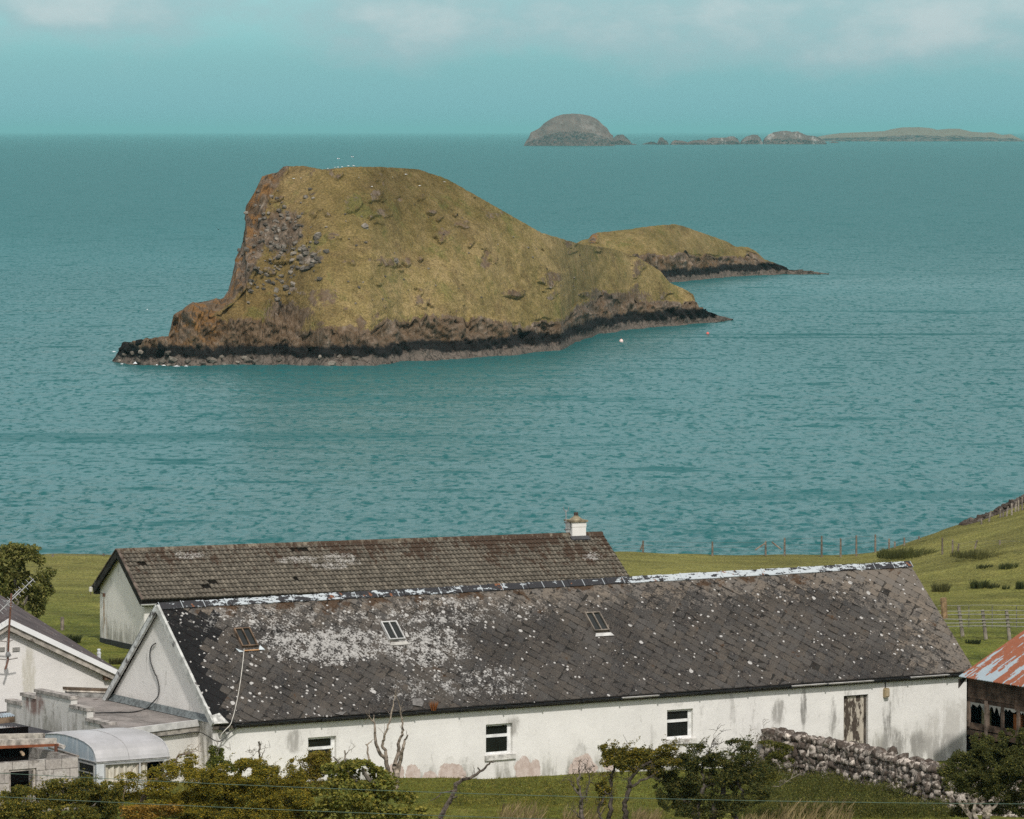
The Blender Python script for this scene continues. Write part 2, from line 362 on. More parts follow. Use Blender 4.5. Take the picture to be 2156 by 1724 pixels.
def island(name, x0, x1, nc, L0, d1, L2, L3, CR, mat, label, slope=38, back=26, rows=(6, 10, 16, 110), amp=1.0, seed=0, orange=None, heather_shade=None, rockf=None, maxrun=60, jag=0, xsn=None, y0=None, bulge=0.0, kind='structure'):
    """a hill sheet: waterline, tide shelf, cliff, turf slope, crest and a hidden lee side, each set back in real depth"""
    px = np.linspace(x0, x1, nc) if xsn is None else xsn
    nc = len(px); V = []; C = []
    gx = np.arange(px[0], px[-1] + 1, 2.0); gy = []
    for x in gx:
        yb_ = pz(x, interp(x, L0), 0).y if y0 is None else y0; r_ = 4.0
        for _ in range(6): r_ = max(1.5, min(maxrun, (EYE + ray(x, interp(x, CR)).z * (yb_ + r_)) / math.tan(R(slope))))
        gy.append(yb_ + r_)
    kk = np.exp(-.5 * (np.arange(-30, 31) / 11.0) ** 2); kk /= kk.sum(); gy = np.convolve(np.pad(gy, 30, 'edge'), kk, 'valid')
    for x in px:
        x = float(x)
        b = pz(x, interp(x, L0), 0); yb = b.y if y0 is None else y0
        pc0 = pc = interp(x, CR); p2 = interp(x, L2); p30 = p3 = interp(x, L3); pl0 = interp(x, L0) + (2.2 * amp * (mn.noise((x * .05, seed, 11)) + mn.noise((x * .17, seed, 12))) if amp < 3 else 0); p1 = pl0 - interp(x, d1)
        p1 = max(p1, p2 + .4) if p2 < p1 else p2 + .4
        if amp < 3:
            p2 += 6.5 * mn.noise((x * .035, seed, 21)) + 5 * mn.noise((x * .12, seed, 22)); p3 += 20 * mn.noise((x * .024, seed, 23)) + 12 * mn.noise((x * .10, seed, 24)) + 4 * mn.noise((x * .3, seed, 25)); pl0 = max(pl0, p2 + 2)
        if jag: pc += jag * (2.2 if x < 360 else 1) * (mn.noise((x * .09, seed, 0)) + .7 * mn.noise((x * .23, seed, 4)) + .35 * mn.noise((x * .6, seed, 7)))
        run = 4.0
        for _ in range(6):
            zc = EYE + ray(x, pc0).z * (yb + run); run = max(1.5, min(maxrun, zc / math.tan(R(slope))))
        y1 = yb + min(1.3, run * .15); y2 = yb + min(3.0, run * .3); y3 = max(y2 + .2, yb + min(4.6, run * .45)); yc = max(float(np.interp(x, gx, gy)), y3 + .5)
        p30 = max(p30, pc0 + .5); p3 = max(p3, pc + .5); p2 = max(p2, p3 + .3); p1 = max(p1, p2 + .3)
        segs = [((pl0 + 2.5, yb - .5), (p1, y1), 0), ((p1, y1), (p2, y2), 1), ((p2, y2), (p3, y3), 2), ((p3, y3), (pc, yc), 3)]
        for (pa, ya), (pb, yb_), s in segs:
            for k in range(rows[s]):
                t = k / rows[s]; py = pa + (pb - pa) * t
                tt = t if s != 3 else t ** 1.06
                y = ya + (yb_ - ya) * tt
                if s == 3: py = p30 + (pc0 - p30) * t + (p3 - p30) * (1 - t) ** 9 + (pc - pc0) * t ** 14
                if s == 3: y -= bulge * math.sin(math.pi * t) * min(1, run / 30)
                pt = pd(x, py, y)
                u, dd = pt.x, py
                rock = (1.0, 1.0, 1.0, 0.0)[s]
                if s == 3: rock = max(0, 1 - t * run / 2.4) * .8
                if rockf and s >= 2: rock = max(rock, rockf(x, py, t if s == 3 else 0))
                if s < 3 or rock > .3:
                    f = (mn.noise((pt.x * .42 + pt.z * .12, pt.z * .22, seed)) * 1.3 + mn.noise((pt.x * 1.1 + pt.z * .4, pt.z * .6, seed + 3)) * .9 + mn.noise((pt.x * 2.6, pt.z * 1.5, seed + 5)) * .45 - abs(mn.noise((pt.x * .22 + pt.z * .1, pt.z * .08, seed + 9))) * 2.6 + .65) * 1.35 * amp * min(1, rock + .1)
                    f *= 1.0 if s >= 1 else .55
                    if s == 3 and not (x < 640): f *= .35
                else:
                    f = (mn.noise((pt.x * .09, pt.z * .09, seed)) * 1.2 - abs(mn.noise((pt.x * .16 + pt.z * .10, pt.z * .05 - pt.x * .03, seed + 2))) * 1.5 + mn.noise((pt.x * .35, pt.z * .35, seed)) * .5 + mn.noise((pt.x * 1.1, pt.z * 1.1, seed)) * .18) * amp * .8
                    f *= min(1, (1 - t) * 8)
                V.append((pt.x + .3 * f * (1 if s >= 2 else .4), pt.y - f * 1.05, pt.z + (.25 * f if s >= 1 else 0)))
                og = orange(x, py) if orange else 0; he = heather_shade(x, py) if heather_shade else 0
                C.append((rock, og, he))
        top = pd(x, pc, yc)
        for k in range(7):
            t = k / 6
            V.append((top.x, top.y + back * t, top.z + (-(top.z + 1.5)) * (t ** 1.6)))
            C.append((rockf(x, pc, 1) if rockf else 0, orange(x, pc) if orange else 0, heather_shade(x, pc) if heather_shade else 0))
    nr = sum(rows) + 7
    ii = np.arange(nc * nr).reshape(nc, nr)
    F = np.stack([ii[:-1, :-1].ravel(), ii[1:, :-1].ravel(), ii[1:, 1:].ravel(), ii[:-1, 1:].ravel()], 1)
    o = arr_mesh(name, np.array(V), F, np.array(C), mat, smooth=True)
    return tag(o, label, 'island', kind=kind)
L0 = [(237, 762), (300, 768), (400, 771), (500, 768), (600, 766), (680, 771), (780, 769), (850, 761), (1000, 753), (1100, 745), (1180, 737), (1210, 722), (1260, 703), (1330, 693), (1400, 686), (1470, 682), (1542, 674)]
D1 = [(237, 3), (300, 20), (700, 19), (1000, 17), (1180, 15), (1230, 9), (1400, 7), (1542, 1)]
L2 = [(237, 760), (255, 720), (300, 719), (355, 712), (361, 712), (420, 716), (500, 724), (757, 727), (895, 726), (1061, 716), (1150, 712), (1193, 679), (1227, 666), (1289, 658), (1351, 651), (1434, 648), (1476, 656), (1517, 667), (1542, 673)]
L3 = [(237, 760), (255, 719), (355, 709), (361, 664), (415, 661), (467, 672), (552, 682), (600, 690), (680, 700), (740, 692), (760, 700), (800, 690), (860, 676), (930, 671), (978, 671), (1081, 690), (1152, 686), (1185, 678), (1193, 670), (1227, 641), (1301, 622), (1351, 640), (1434, 640), (1463, 634), (1476, 655), (1542, 672)]
CR = [(237, 759), (248, 742), (258, 721), (300, 716), (356, 708), (361, 690), (365, 663), (375, 657), (400, 640), (425, 635), (470, 628), (480, 612), (490, 577), (496, 545), (510, 515), (516, 482), (520, 432), (530, 415), (540, 396), (552, 371), (585, 362), (597, 350), (640, 349), (680, 357), (735, 351), (800, 351), (880, 356), (940, 376), (1000, 410), (1070, 450), (1140, 490), (1215, 512), (1290, 523), (1340, 540), (1390, 570), (1410, 595), (1440, 608), (1460, 620), (1468, 648), (1500, 660), (1542, 672)]
def og(x, py):
    v = max(0, 1 - abs(x - (425 - (py - 655) * .2)) / 80) if py > 610 else max(0, 1 - abs(x - 545 - (420 - py) * .3) / 34)
    if py > 700: v *= .5
    return min(.8, v * 1.0 + .06)
def he(x, py):
    v = sstep(690, 800, x) * sstep(560, 380, py - (x - 760) * .22) * sstep(1120, 900, x)
    v2 = .75 * sstep(690, 520, x - (py - 600) * .3) * sstep(560, 600, py)  # left face: browner turf, with its slight shade put into the colour
    return max(v, v2)
def rk(x, py, t):
    n = mn.noise((x * .022, py * .03, 4)) + .5 * mn.noise((x * .06, py * .08, 2))
    edge = interp(py, [(350, 592), (430, 545), (520, 545), (600, 505), (640, 470), (700, 380)])
    v = max(0, 1.05 - max(0, x - edge) / 28)
    v = max(v, .95 * math.exp(-((x - 590) / 55) ** 2 - ((py - 490) / 60) ** 2))
    v = max(v, .95 * math.exp(-((x - 605) / 60) ** 2 - ((py - 665) / 42) ** 2))
    v = max(v, .62 * math.exp(-((x - 685) / 45) ** 2 - ((py - 625) / 30) ** 2), .62 * math.exp(-((x - 655) / 50) ** 2 - ((py - 540) / 30) ** 2))
    v = max(v, .52 * math.exp(-((x - 1035) / 40) ** 2 - ((py - 455) / 20) ** 2), .5 * math.exp(-((x - 735) / 40) ** 2 - ((py - 425) / 30) ** 2))
    v = max(v, .75 * math.exp(-((x - 1320) / 80) ** 2 - ((py - 625) / 18) ** 2), .7 * math.exp(-((x - 760) / 18) ** 2 - ((py - 680) / 22) ** 2))
    v = max(v, min(.62, .25 + .5 * n) if n > .36 else 0)
    return min(1.1, v)
xsn = np.concatenate([np.linspace(237, 356, 70, endpoint=False), np.linspace(356, 370, 16, endpoint=False), np.linspace(370, 610, 190, endpoint=False), np.linspace(610, 1400, 330, endpoint=False), np.linspace(1400, 1542, 80)])
main_isl = island('island', 0, 0, 0, L0, D1, L2, L3, CR, isl_mat, 'large grassy island with steep cliff face rising from the teal sea', amp=1.0, orange=og, heather_shade=he, rockf=rk, jag=1.2, xsn=xsn, bulge=2.5, rows=(8, 14, 34, 140))
# loose stones of the scree, and rocks lying along the tide line
def stone(mb, c, r, col, sq=(1, 1, 1), sub=1, rough=.28, seed=0):
    import bmesh
    bm = bmesh.new(); bmesh.ops.create_icosphere(bm, subdivisions=sub, radius=1)
    rot = Vector((random.uniform(-.5, .5), random.uniform(-.5, .5), random.uniform(0, 6.28)))
    from mathutils import Euler
    mt = Euler(rot).to_matrix(); s = random.uniform(0, 99); vs = []
    for v in bm.verts:
        k = 1 + rough * mn.noise(v.co * 1.1 + Vector((s, 0, 0))) + rough * .6 * mn.noise(v.co * 2.6 + Vector((0, s, 0)))
        q = Vector((max(-.72, min(.72, v.co.x)), max(-.72, min(.72, v.co.y)), max(-.7, min(.7, v.co.z)))) * k * 1.25
        vs.append(Vector(c) + mt @ Vector((q.x * sq[0], q.y * sq[1], q.z * sq[2])) * r)
    mb.add(vs, [tuple(v.index for v in f.verts) for f in bm.faces], col); bm.free()
from mathutils.bvhtree import BVHTree
def bvh_of(o):
    me = o.data; return BVHTree.FromPolygons([v.co[:] for v in me.vertices], [tuple(q.vertices) for q in me.polygons])
bv = bvh_of(main_isl)
def cast(px, py):
    d = ray(px, py).normalized(); h = bv.ray_cast(Vector((0, 0, EYE)), d); return h[0]
sc_ = MB(); rng = random.Random(3)
def grey(r): 
    k = r.uniform(.08, .24); return (k, k * .86, k * .70)
for i in range(290):
    if i < 120: x, y, s = rng.gauss(585, 36), rng.gauss(490, 38), rng.uniform(.15, .55) ** 1.4 + .08
    elif i < 150: x, y, s = rng.gauss(650, 26), rng.gauss(545, 22), rng.uniform(.2, .7)
    elif i < 190: x, y, s = rng.uniform(520, 620), rng.uniform(560, 640), rng.uniform(.2, .55)
    elif i < 250: x, y, s = rng.uniform(640, 1250), rng.uniform(440, 640), rng.uniform(.08, .26)
    else: x, y, s = (rng.uniform(330, 830), rng.uniform(750, 770), rng.uniform(.2, .8)) if i % 3 else (rng.uniform(245, 360), rng.uniform(718, 767), rng.uniform(.2, .75))
    h = cast(x, y)
    if h: stone(sc_, h + Vector((0, -.1, .1 * s)), s, ((.014, .013, .012) if (y < 738 and x < 360) else grey(rng)), (1, .9, .7))
for x, y, s in ((768, 478, .6), (832, 550, .55), (1450, 607, 1.3)):
    h = cast(x, y)
    if h: stone(sc_, h, s, grey(rng), (1, .9, .75), 2)
tag(sc_.build('boulders', attr_mat('scree_rock', .92, .5, 1.2, .1, .6), smooth=False), 'grey boulders strewn over the cliff side of the grassy island', 'boulders', kind='stuff')
# the lower islet behind its right end
L0b = [(1200, 600), (1400, 596), (1460, 590), (1530, 583), (1600, 579), (1650, 577), (1743, 577)]
D1b = [(1200, 5), (1500, 6), (1650, 4), (1743, .5)]
L2b = [(1200, 560), (1390, 572), (1420, 566), (1480, 556), (1530, 555), (1580, 551), (1610, 552), (1640, 560), (1660, 566), (1700, 571), (1743, 576)]
L3b = [(1200, 540), (1300, 545), (1360, 535), (1400, 543), (1430, 536), (1480, 540), (1540, 541), (1590, 540), (1610, 549), (1650, 562), (1743, 576)]
CRb = [(1190, 520), (1215, 511), (1222, 507), (1240, 502), (1246, 493), (1255, 490), (1330, 482), (1352, 478), (1380, 475), (1400, 473), (1425, 472), (1450, 480), (1490, 494), (1530, 508), (1548, 519), (1575, 520), (1592, 529), (1610, 546), (1650, 560), (1660, 568), (1690, 569), (1743, 576)]
island('islet', 1190, 1743, 230, L0b, D1b, L2b, L3b, CRb, isl_mat, 'low grassy islet with a dark rocky shore beyond the large island', amp=1.0, seed=21, rows=(5, 8, 14, 60), jag=1.0, bulge=1.5, slope=32,
       orange=lambda x, y: 1.0 if x < 1290 else .25, heather_shade=lambda x, y: .25, rockf=lambda x, y, t: max(0, .8 - abs(x - 1248) / 25) if t > .6 else (.55 * max(0, mn.noise((x * .04, y * .05, 8))) + (.5 if x > 1570 else 0)))
# far stacks and skerries, eleven kilometres out
m = Mat('far_rock'); p = m.pos(); a = m.sep(m.attr('Col'))
n1 = m.noise(.006, 6, .65); n2 = m.noise(.03, 6, .7); st = m.noise(.035, 6, .7, m.sv((1, 1, .28), p)); nzz = m.sep(m.n('ShaderNodeNewGeometry').outputs['Normal'])[2]
c = m.ramp(m.mr(m.math('ADD', m.math('MULTIPLY', n1, .5), m.math('MULTIPLY', n2, .5)), .36, .64, smooth=False), [(0, (.085, .055, .045)), (.5, (.140, .090, .075)), (1, (.20, .14, .115))])
c = m.mix(m.math('MULTIPLY', m.mr(st, .54, .66), a[0]), c, (.36, .31, .28))
c = m.mix(m.math('MULTIPLY', m.mr(m.math('SUBTRACT', 1.0, st), .56, .68), a[0]), c, (.06, .045, .036))
c = m.mix(m.math('MULTIPLY', m.mr(nzz, .45, .7), a[1]), c, m.mix(n2, (.15, .115, .075), (.23, .175, .12)))
far_mat = m.out(c, .95, m.bump(st, .8, 9), .05)
def far(name, pts, base, rock, grass, label, seed, nc=70, slope=46, jag=.5, y0=None):
    x0, x1 = pts[0][0], pts[-1][0]
    b = [(x0, base), (x1, base)]; mid = [(x, base - (base - y) * .45) for x, y in pts]; low = [(x, base - (base - y) * .2) for x, y in pts]
    o = island(name, x0, x1, nc, b, [(x0, .6)], low, mid, pts, far_mat, label, slope=slope, back=160, rows=(2, 5, 10, 18), amp=3, seed=seed, maxrun=260, jag=jag, y0=y0)
    me = o.data; n = len(me.vertices); c4 = np.ones((n, 4), np.float32); c4[:, :3] = (rock, grass, 0); me.color_attributes['Col'].data.foreach_set('color', c4.ravel())
    return o
far('sea_stack', [(1103, 306), (1108, 296), (1113, 290), (1117, 279), (1125, 275), (1135, 270), (1145, 260), (1158, 251), (1172, 244), (1185, 240.5), (1205, 239), (1225, 240), (1243, 244), (1256, 250), (1268, 261), (1278, 269), (1285, 281), (1291, 285), (1294, 306)], 307, .35, .15, 'big domed sea stack on the horizon, tallest of the far islands', 5, 110, 58)
far('rocky_skerry', [(1284, 306), (1292, 290), (1300, 283.5), (1312, 283), (1320, 290), (1326, 296), (1330, 302), (1340, 303.5)], 305, .3, 0, 'brown rock shoulder touching the domed sea stack', 6, 40, 55)
far('rocky_skerry', [(1353, 303), (1362, 300), (1370, 298), (1378, 299), (1384, 302.5)], 304, .2, 0, 'flat dark skerry nearest the domed stack in the far rock chain', 7, 24)
far('sea_stack', [(1383, 303), (1386, 297), (1389, 289.5), (1395, 289), (1400, 295), (1404, 296), (1408, 303)], 304.5, .4, 0, 'small pointed rock pinnacle in the far rock chain', 8, 30, 65)
far('rocky_skerry', [(1413, 303), (1416, 297), (1422, 294.5), (1435, 296), (1448, 299), (1460, 295), (1478, 294), (1490, 296.5), (1502, 300), (1510, 297), (1516, 301)], 304.5, .3, 0, 'long low jagged skerry in the middle of the far rock chain', 9, 60)
far('rocky_skerry', [(1485, 302), (1490, 292), (1500, 289.5), (1515, 290), (1530, 289), (1536, 287), (1545, 287), (1553, 291), (1558, 302)], 304, .9, 0, 'pale streaked double rock in the far rock chain', 10, 50, 55)
far('sea_stack', [(1560, 302), (1563, 293), (1572, 287), (1584, 283), (1595, 284), (1602, 291), (1606, 302)], 303.5, .6, 0, 'rounded single rock in the far chain beside the pale streaked cliff', 11, 40, 55)
far('sea_stack', [(1608, 302), (1610, 290), (1618, 283), (1630, 278), (1645, 275.5), (1655, 275), (1668, 277.5), (1680, 276), (1690, 281), (1700, 285), (1715, 286), (1728, 291), (1740, 301)], 303.5, 1.0, .1, 'broad far rock with pale vertical cliff streaks', 12, 80, 58)
far('far_island', [(1690, 298), (1715, 289), (1740, 284), (1770, 280), (1800, 278.5), (1840, 277), (1860, 276), (1880, 271), (1900, 268), (1935, 267.5), (1955, 269), (1975, 273), (2000, 270.5), (2020, 271), (2045, 277), (2070, 279), (2090, 278), (2110, 284), (2128, 282), (2146, 291), (2156, 296)], 297.5, .25, .9, 'long low grassy island on the horizon at the end of the rock chain', 13, 110, 22, .3)
far('rocky_skerry', [(1748, 300.5), (1753, 297.5), (1760, 298.5), (1766, 300)], 301, .1, 0, 'tiny dark reef in front of the long low far island', 14, 14)
# surf at the reef
fm = Mat('foam'); foam_mat = fm.out((.75, .78, .78), .7, fm.bump(fm.noise(3, 4), 1, .3), .3)
fb = MB(); rg = random.Random(5)
for x, y, wd in ((372, 771.5, 15), (392, 771.5, 9), (345, 770, 10), (285, 766, 10), (291, 760, 6), (240, 741, 9), (330, 769, 6), (257, 767, 8), (310, 622 + 30, 5)):
    c = pz(x, y, .12); n = 14
    pts = []
    for k in range(n):
        a = 2 * math.pi * k / n; r = wd / 13.5 * .5 * rg.uniform(.6, 1.15)
        pts.append(c + Vector((math.cos(a) * r, math.sin(a) * r * 1.2, .05)))
    cc = c + Vector((0, 0, .35 if x in (285, 291) else .16)); b0 = len(fb.v)
    fb.add([cc] + pts, [(0, k + 1, (k + 1) % n + 1) for k in range(n)])
tag(fb.build('surf', foam_mat), 'white surf breaking round the reef tip of the large island', 'surf', kind='stuff')
# ---------------------------------------------------------------- materials for buildings
def wash_mat(name, u, base=(.80, .778, .74), pink=None, grime=.5, tone_patches=None, rust=None, lowz=11.2, shade=None):
    """painted harling with streaks that run down, algae near the foot and bare plaster where the paint has gone"""
    m = Mat(name); p = m.pos(); uu = m.dot(u, 0.0); z = m.sep(p)[2]
    n1 = m.noise(.7, 5, .6); n2 = m.noise(5, 5, .65); st = m.noise(2.2, 5, .7, m.sv((1, 1, .22), p)); n3 = m.noise(28, 3, .6)
    c = m.mix(m.mr(n1, .3, .7), base, tuple(b * .90 for b in base))
    c = m.mix(m.math('MULTIPLY', m.mr(m.math('ADD', m.math('MULTIPLY', st, .6), m.math('MULTIPLY', n2, .4)), .545, .66), grime), c, (.30, .285, .25))
    c = m.mix(m.math('MULTIPLY', m.mr(m.math('ADD', m.math('MULTIPLY', st, .5), m.math('MULTIPLY', n1, .5)), .57, .63), grime * .8), c, (.17, .16, .14))
    foot = m.mr(m.math('ADD', z, m.math('MULTIPLY', n2, -1.0)), lowz - .5, lowz + .7, 1, 0)
    c = m.mix(m.math('MULTIPLY', foot, m.mr(st, .42, .60, .1, .75)), c, (.20, .19, .15))
    for (cu, cz, ru, rz, col) in (tone_patches or []):
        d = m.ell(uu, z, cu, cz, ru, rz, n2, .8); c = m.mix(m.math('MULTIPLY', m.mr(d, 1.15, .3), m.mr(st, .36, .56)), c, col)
    for (cu, cz, ru, rz) in (pink or []):
        d = m.ell(uu, z, cu, cz, ru, rz, m.math('ADD', m.math('MULTIPLY', m.noise(1.9, 2, .5), .6), m.math('MULTIPLY', m.noise(7, 4, .7), .4)), 1.5); c = m.mix(m.mr(d, 1.02, .98), c, m.mix(m.mr(n2, .35, .65), (.47, .375, .325), (.60, .505, .455)))
    c = m.hsv(c, m.mr(n3, .2, .8, .9, 1.07))
    return m.out(c, .88, m.bump(m.math('ADD', n3, m.math('MULTIPLY', n2, 1.2)), .55, .012), .25)
stone_white = (.74, .715, .67)
paint = attr_mat('old_paint', .6, .25, 3, .35, .2)
timber = attr_mat('weathered_timber', .85, .6, 3, .15, .6)
metal = attr_mat('dull_metal', .5, .3, 4, .5, .2)
plastic = attr_mat('gutter_plastic', .45, .3, 2, .4, .1)
cable_m = attr_mat('cable_sheath', .55, .2, 4, .4, .1)
gm = Mat('dark_glass'); glass = gm.out(gm.mix(gm.noise(1.5, 3), (.006, .007, .006), (.018, .02, .017)), .08, None, .5)
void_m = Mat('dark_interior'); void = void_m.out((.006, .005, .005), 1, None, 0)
BLK = (.018, .018, .02)
# ---------------------------------------------------------------- the long cottage
ze = 13.8
A = pz(452, 1524, ze); B = pz(2050, 1412, ze); X = (B - A); LC = X.length; X.normalize(); Yb = Vector((-X.y, X.x, 0)); UZ = Vector((0, 0, 1))
d = ray(333, 1274); dp = Vector((d.x, d.y, 0))
# half width so that the ridge end falls on its pixel
det = dp.x * (-Yb.y) + dp.y * Yb.x; tt = (A.x * (-Yb.y) + A.y * Yb.x) / det; P = Vector((d.x * tt, tt, 0)); HW = (P - Vector((A.x, A.y, 0))).dot(Yb); ZR = EYE + d.z * tt
A0 = Vector((A.x, A.y, 0))
def cw(u, v, z): return A0 + X * u + Yb * v + UZ * z
print('cottage', LC, HW, ZR, math.degrees(math.atan2(X.y, X.x)), tuple(A), tuple(B))
VW = .16; OV = .02
def fw(px, py):
    q = pplane(px, py, cw(0, VW, 0), Yb); e = q - A0; return e.dot(X), q.z
def slope(px, py):
    """point on the front roof plane -> (u, s)"""
    nn = X.cross((Yb * HW + UZ * (ZR - ze)).normalized()); q = pplane(px, py, cw(0, 0, ze), nn); e = q - cw(0, 0, ze); return e.dot(X), e.dot((Yb * HW + UZ * (ZR - ze)).normalized())
SV = (Yb * HW + UZ * (ZR - ze)); SL = SV.length; SV.normalize(); SN = X.cross(SV).normalized()
if SN.z < 0: SN = -SN
def rs(u, s, h=0): return cw(0, 0, ze) + X * u + SV * s + SN * h
ubase = X.dot(A0)
cot = thing('cottage', cw(LC / 2, HW, 11), 'long white cottage with a lichen spotted dark slate roof', 'cottage')
def uz(x, y): u, z = fw(x, y); return (u + ubase, z)
pk = []
for x0, x1, y0, y1 in ((805, 849, 1604, 1638), (855, 886, 1602, 1638), (921, 976, 1600, 1640), (888, 920, 1622, 1640), (1084, 1117, 1587, 1624), (1117, 1139, 1594, 1622), (1198, 1254, 1586, 1620), (1316, 1358, 1575, 1600), (1270, 1300, 1592, 1612)):
    c0 = uz((x0 + x1) / 2, y1 - 4); a_ = uz(x0, y1); b_ = uz(x1, y0 - 2); pk.append((c0[0], c0[1], (b_[0] - a_[0]) / 2 * 1.02, (b_[1] - c0[1]) * .85))
dm = []  # toned wall patches: narrow ones about the door, broad grey ones at the far end
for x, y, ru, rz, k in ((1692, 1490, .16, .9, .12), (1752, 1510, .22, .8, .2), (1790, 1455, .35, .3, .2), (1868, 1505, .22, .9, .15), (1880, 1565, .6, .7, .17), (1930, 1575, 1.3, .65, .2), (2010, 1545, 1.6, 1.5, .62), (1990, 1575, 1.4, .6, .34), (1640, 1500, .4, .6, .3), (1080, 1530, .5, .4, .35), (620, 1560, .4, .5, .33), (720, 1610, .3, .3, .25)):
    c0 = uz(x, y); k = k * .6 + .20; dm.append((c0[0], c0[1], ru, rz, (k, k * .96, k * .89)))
front_mat = wash_mat('whitewashed_harling', X, pink=pk, tone_patches=dm, grime=.26, lowz=10.9)
gable_mat = wash_mat('stained_gable_harling', Yb, (.85, .815, .765), grime=.5, lowz=13.2)
def wall_panel(mb, frame, L, zt, zb, ops, depth=.17, n=None, col=(1, 1, 1)):
    """a wall in the plane v=0 of frame(u,v,z) cut by openings (u0,u1,z0,z1), with reveals running in to v=depth"""
    us = sorted({0, L, *[o[0] for o in ops], *[o[1] for o in ops]})
    for a, b in zip(us, us[1:]):
        cuts = [zb]
        for o in ops:
            if o[0] <= a + 1e-4 and o[1] >= b - 1e-4: cuts += [o[2], o[3]]
        cuts.append(zt); cuts.sort()
        for k in range(0, len(cuts), 2):
            if cuts[k + 1] - cuts[k] > 1e-3:
                mb.poly([frame(a, 0, cuts[k]), frame(b, 0, cuts[k]), frame(b, 0, cuts[k + 1]), frame(a, 0, cuts[k + 1])], col)
    for u0, u1, z0, z1 in ops:
        for q in ([(u0, 0, z0), (u0, 0, z1), (u0, depth, z1), (u0, depth, z0)], [(u1, 0, z0), (u1, depth, z0), (u1, depth, z1), (u1, 0, z1)],
                  [(u0, 0, z1), (u1, 0, z1), (u1, depth, z1), (u0, depth, z1)], [(u0, 0, z0), (u0, depth, z0), (u1, depth, z0), (u1, 0, z0)]):
            mb.poly([frame(*k) for k in q], col)
wf = lambda u, v, z: cw(u, VW + v, z)
ops = []
for (xa, ya), (xb, yb) in (((648.5, 1552), (708, 1615)), ((1023, 1524.5), (1079, 1590)), ((1404.5, 1494), (1459, 1557))):
    u0, z1 = fw(xa, ya); u1, _ = fw(xb, yb); _, z0 = fw(xa, yb); ops.append((u0, u1, z0, z1 - .02))
u0, z1 = fw(1776.5, 1465); u1, _ = fw(1828, 1462); dz0 = gz_(*(cw(u0, 0, 0).xy)) + .02; ops.append((u0, u1, dz0, z1))
WT = ze - .04
mb = MB(); wall_panel(mb, wf, LC - .05, WT, 9.6, ops, .19)
mb.poly([cw(LC - .05, VW, 9.6), cw(LC - .05, 2 * HW - VW, 9.6), cw(LC - .05, 2 * HW - VW, WT), cw(LC - .05, HW, ZR - .1), cw(LC - .05, VW, WT)])
mb.poly([cw(LC, 2 * HW - VW, 9.6), cw(0, 2 * HW - VW, 9.6), cw(0, 2 * HW - VW, WT), cw(LC, 2 * HW - VW, WT)])
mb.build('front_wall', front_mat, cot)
GU = .12
mb = MB(); mb.poly([cw(GU, 2 * HW - VW, 9.6), cw(GU, VW, 9.6), cw(GU, VW, WT), cw(GU, HW, ZR - .08), cw(GU, 2 * HW - VW, WT)])
gab = mb.build('gable_wall', gable_mat, cot)
# windows
def window(parent, frame, o, set_=.14, split=.40):
    u0, u1, z0, z1 = o; H = z1 - z0; wc = (.80, .80, .78); f = MB()
    def bx(a, b, c, d_, v0=set_, th=.06): f.box(frame(a, v0, c), X * (b - a), Yb * th, UZ * (d_ - c), wc)
    t = .085
    bx(u0 + .002, u0 + t, z0 + .002, z1 - .002); bx(u1 - t - .06, u1 - .002, z0 + .002, z1 - .002)
    bx(u0 + t, u1 - t - .06, z1 - t, z1 - .003); bx(u0 + t, u1 - t - .06, z0 + .003, z0 + t)
    zm = z1 - H * split; bx(u0 + t, u1 - t - .06, zm - .05, zm + .06, set_ - .012, .07)
    bx(u0 + t + .2, u1 - t - .26, z1 - t + .03, z1 - .02, set_ - .02, .02)
    w_ = f.build('window', paint, parent)
    for c, d_ in ((zm + .06, z1 - t), (z0 + t, zm - .05)):
        g_ = MB(); g_.box(frame(u0 + t, set_ + .025, c), X * (u1 - u0 - 2 * t - .06), Yb * .02, UZ * (d_ - c)); g_.build('pane', glass, w_)
    s_ = MB(); s_.box(frame(u0 - .06, -.08, z0 - .20), X * (u1 - u0 + .18), Yb * .30, UZ * .185, (.58, .56, .52)); s_.build('sill', attr_sill, w_)
attr_sill = attr_mat('worn_sill', .85, .5, 5, .2, .4, dirt=(.28, .24, .21))
for o in ops[:3]: window(cot, wf, o)
# plank door
dmat = Mat('peeling_door_paint'); p = dmat.pos(); sp_ = dmat.noise(3.2, 6, .7, dmat.sv((1, 1, .35), p)); pf = dmat.noise(14, 4, .6)
dcol = dmat.mix(dmat.mr(sp_, .50, .56), dmat.mix(pf, (.42, .37, .30), (.53, .48, .40)), dmat.mix(pf, (.035, .026, .02), (.12, .095, .075)))
edge = dmat.mr(dmat.dot(X, ubase + ops[3][0]), .05, .19, 1, 0)
dcol = dmat.mix(dmat.math('MULTIPLY', edge, dmat.mr(sp_, .38, .5)), dcol, (.04, .03, .025))
dm_ = dmat.out(dcol, .8, dmat.bump(sp_, .6, .01), .2)
u0, u1, z0, z1 = ops[3]; f = MB(); nb = 6
for k in range(nb):
    a = u0 + .03 + (u1 - u0 - .15) * k / nb; f.box(wf(a, .13, z0), X * ((u1 - u0 - .15) / nb - .012), Yb * .04, UZ * (z1 - z0 - .05))
f.box(wf(u0, .16, z0), X * (u1 - u0), Yb * .02, UZ * (z1 - z0))
dr = f.build('door', dm_, cot)
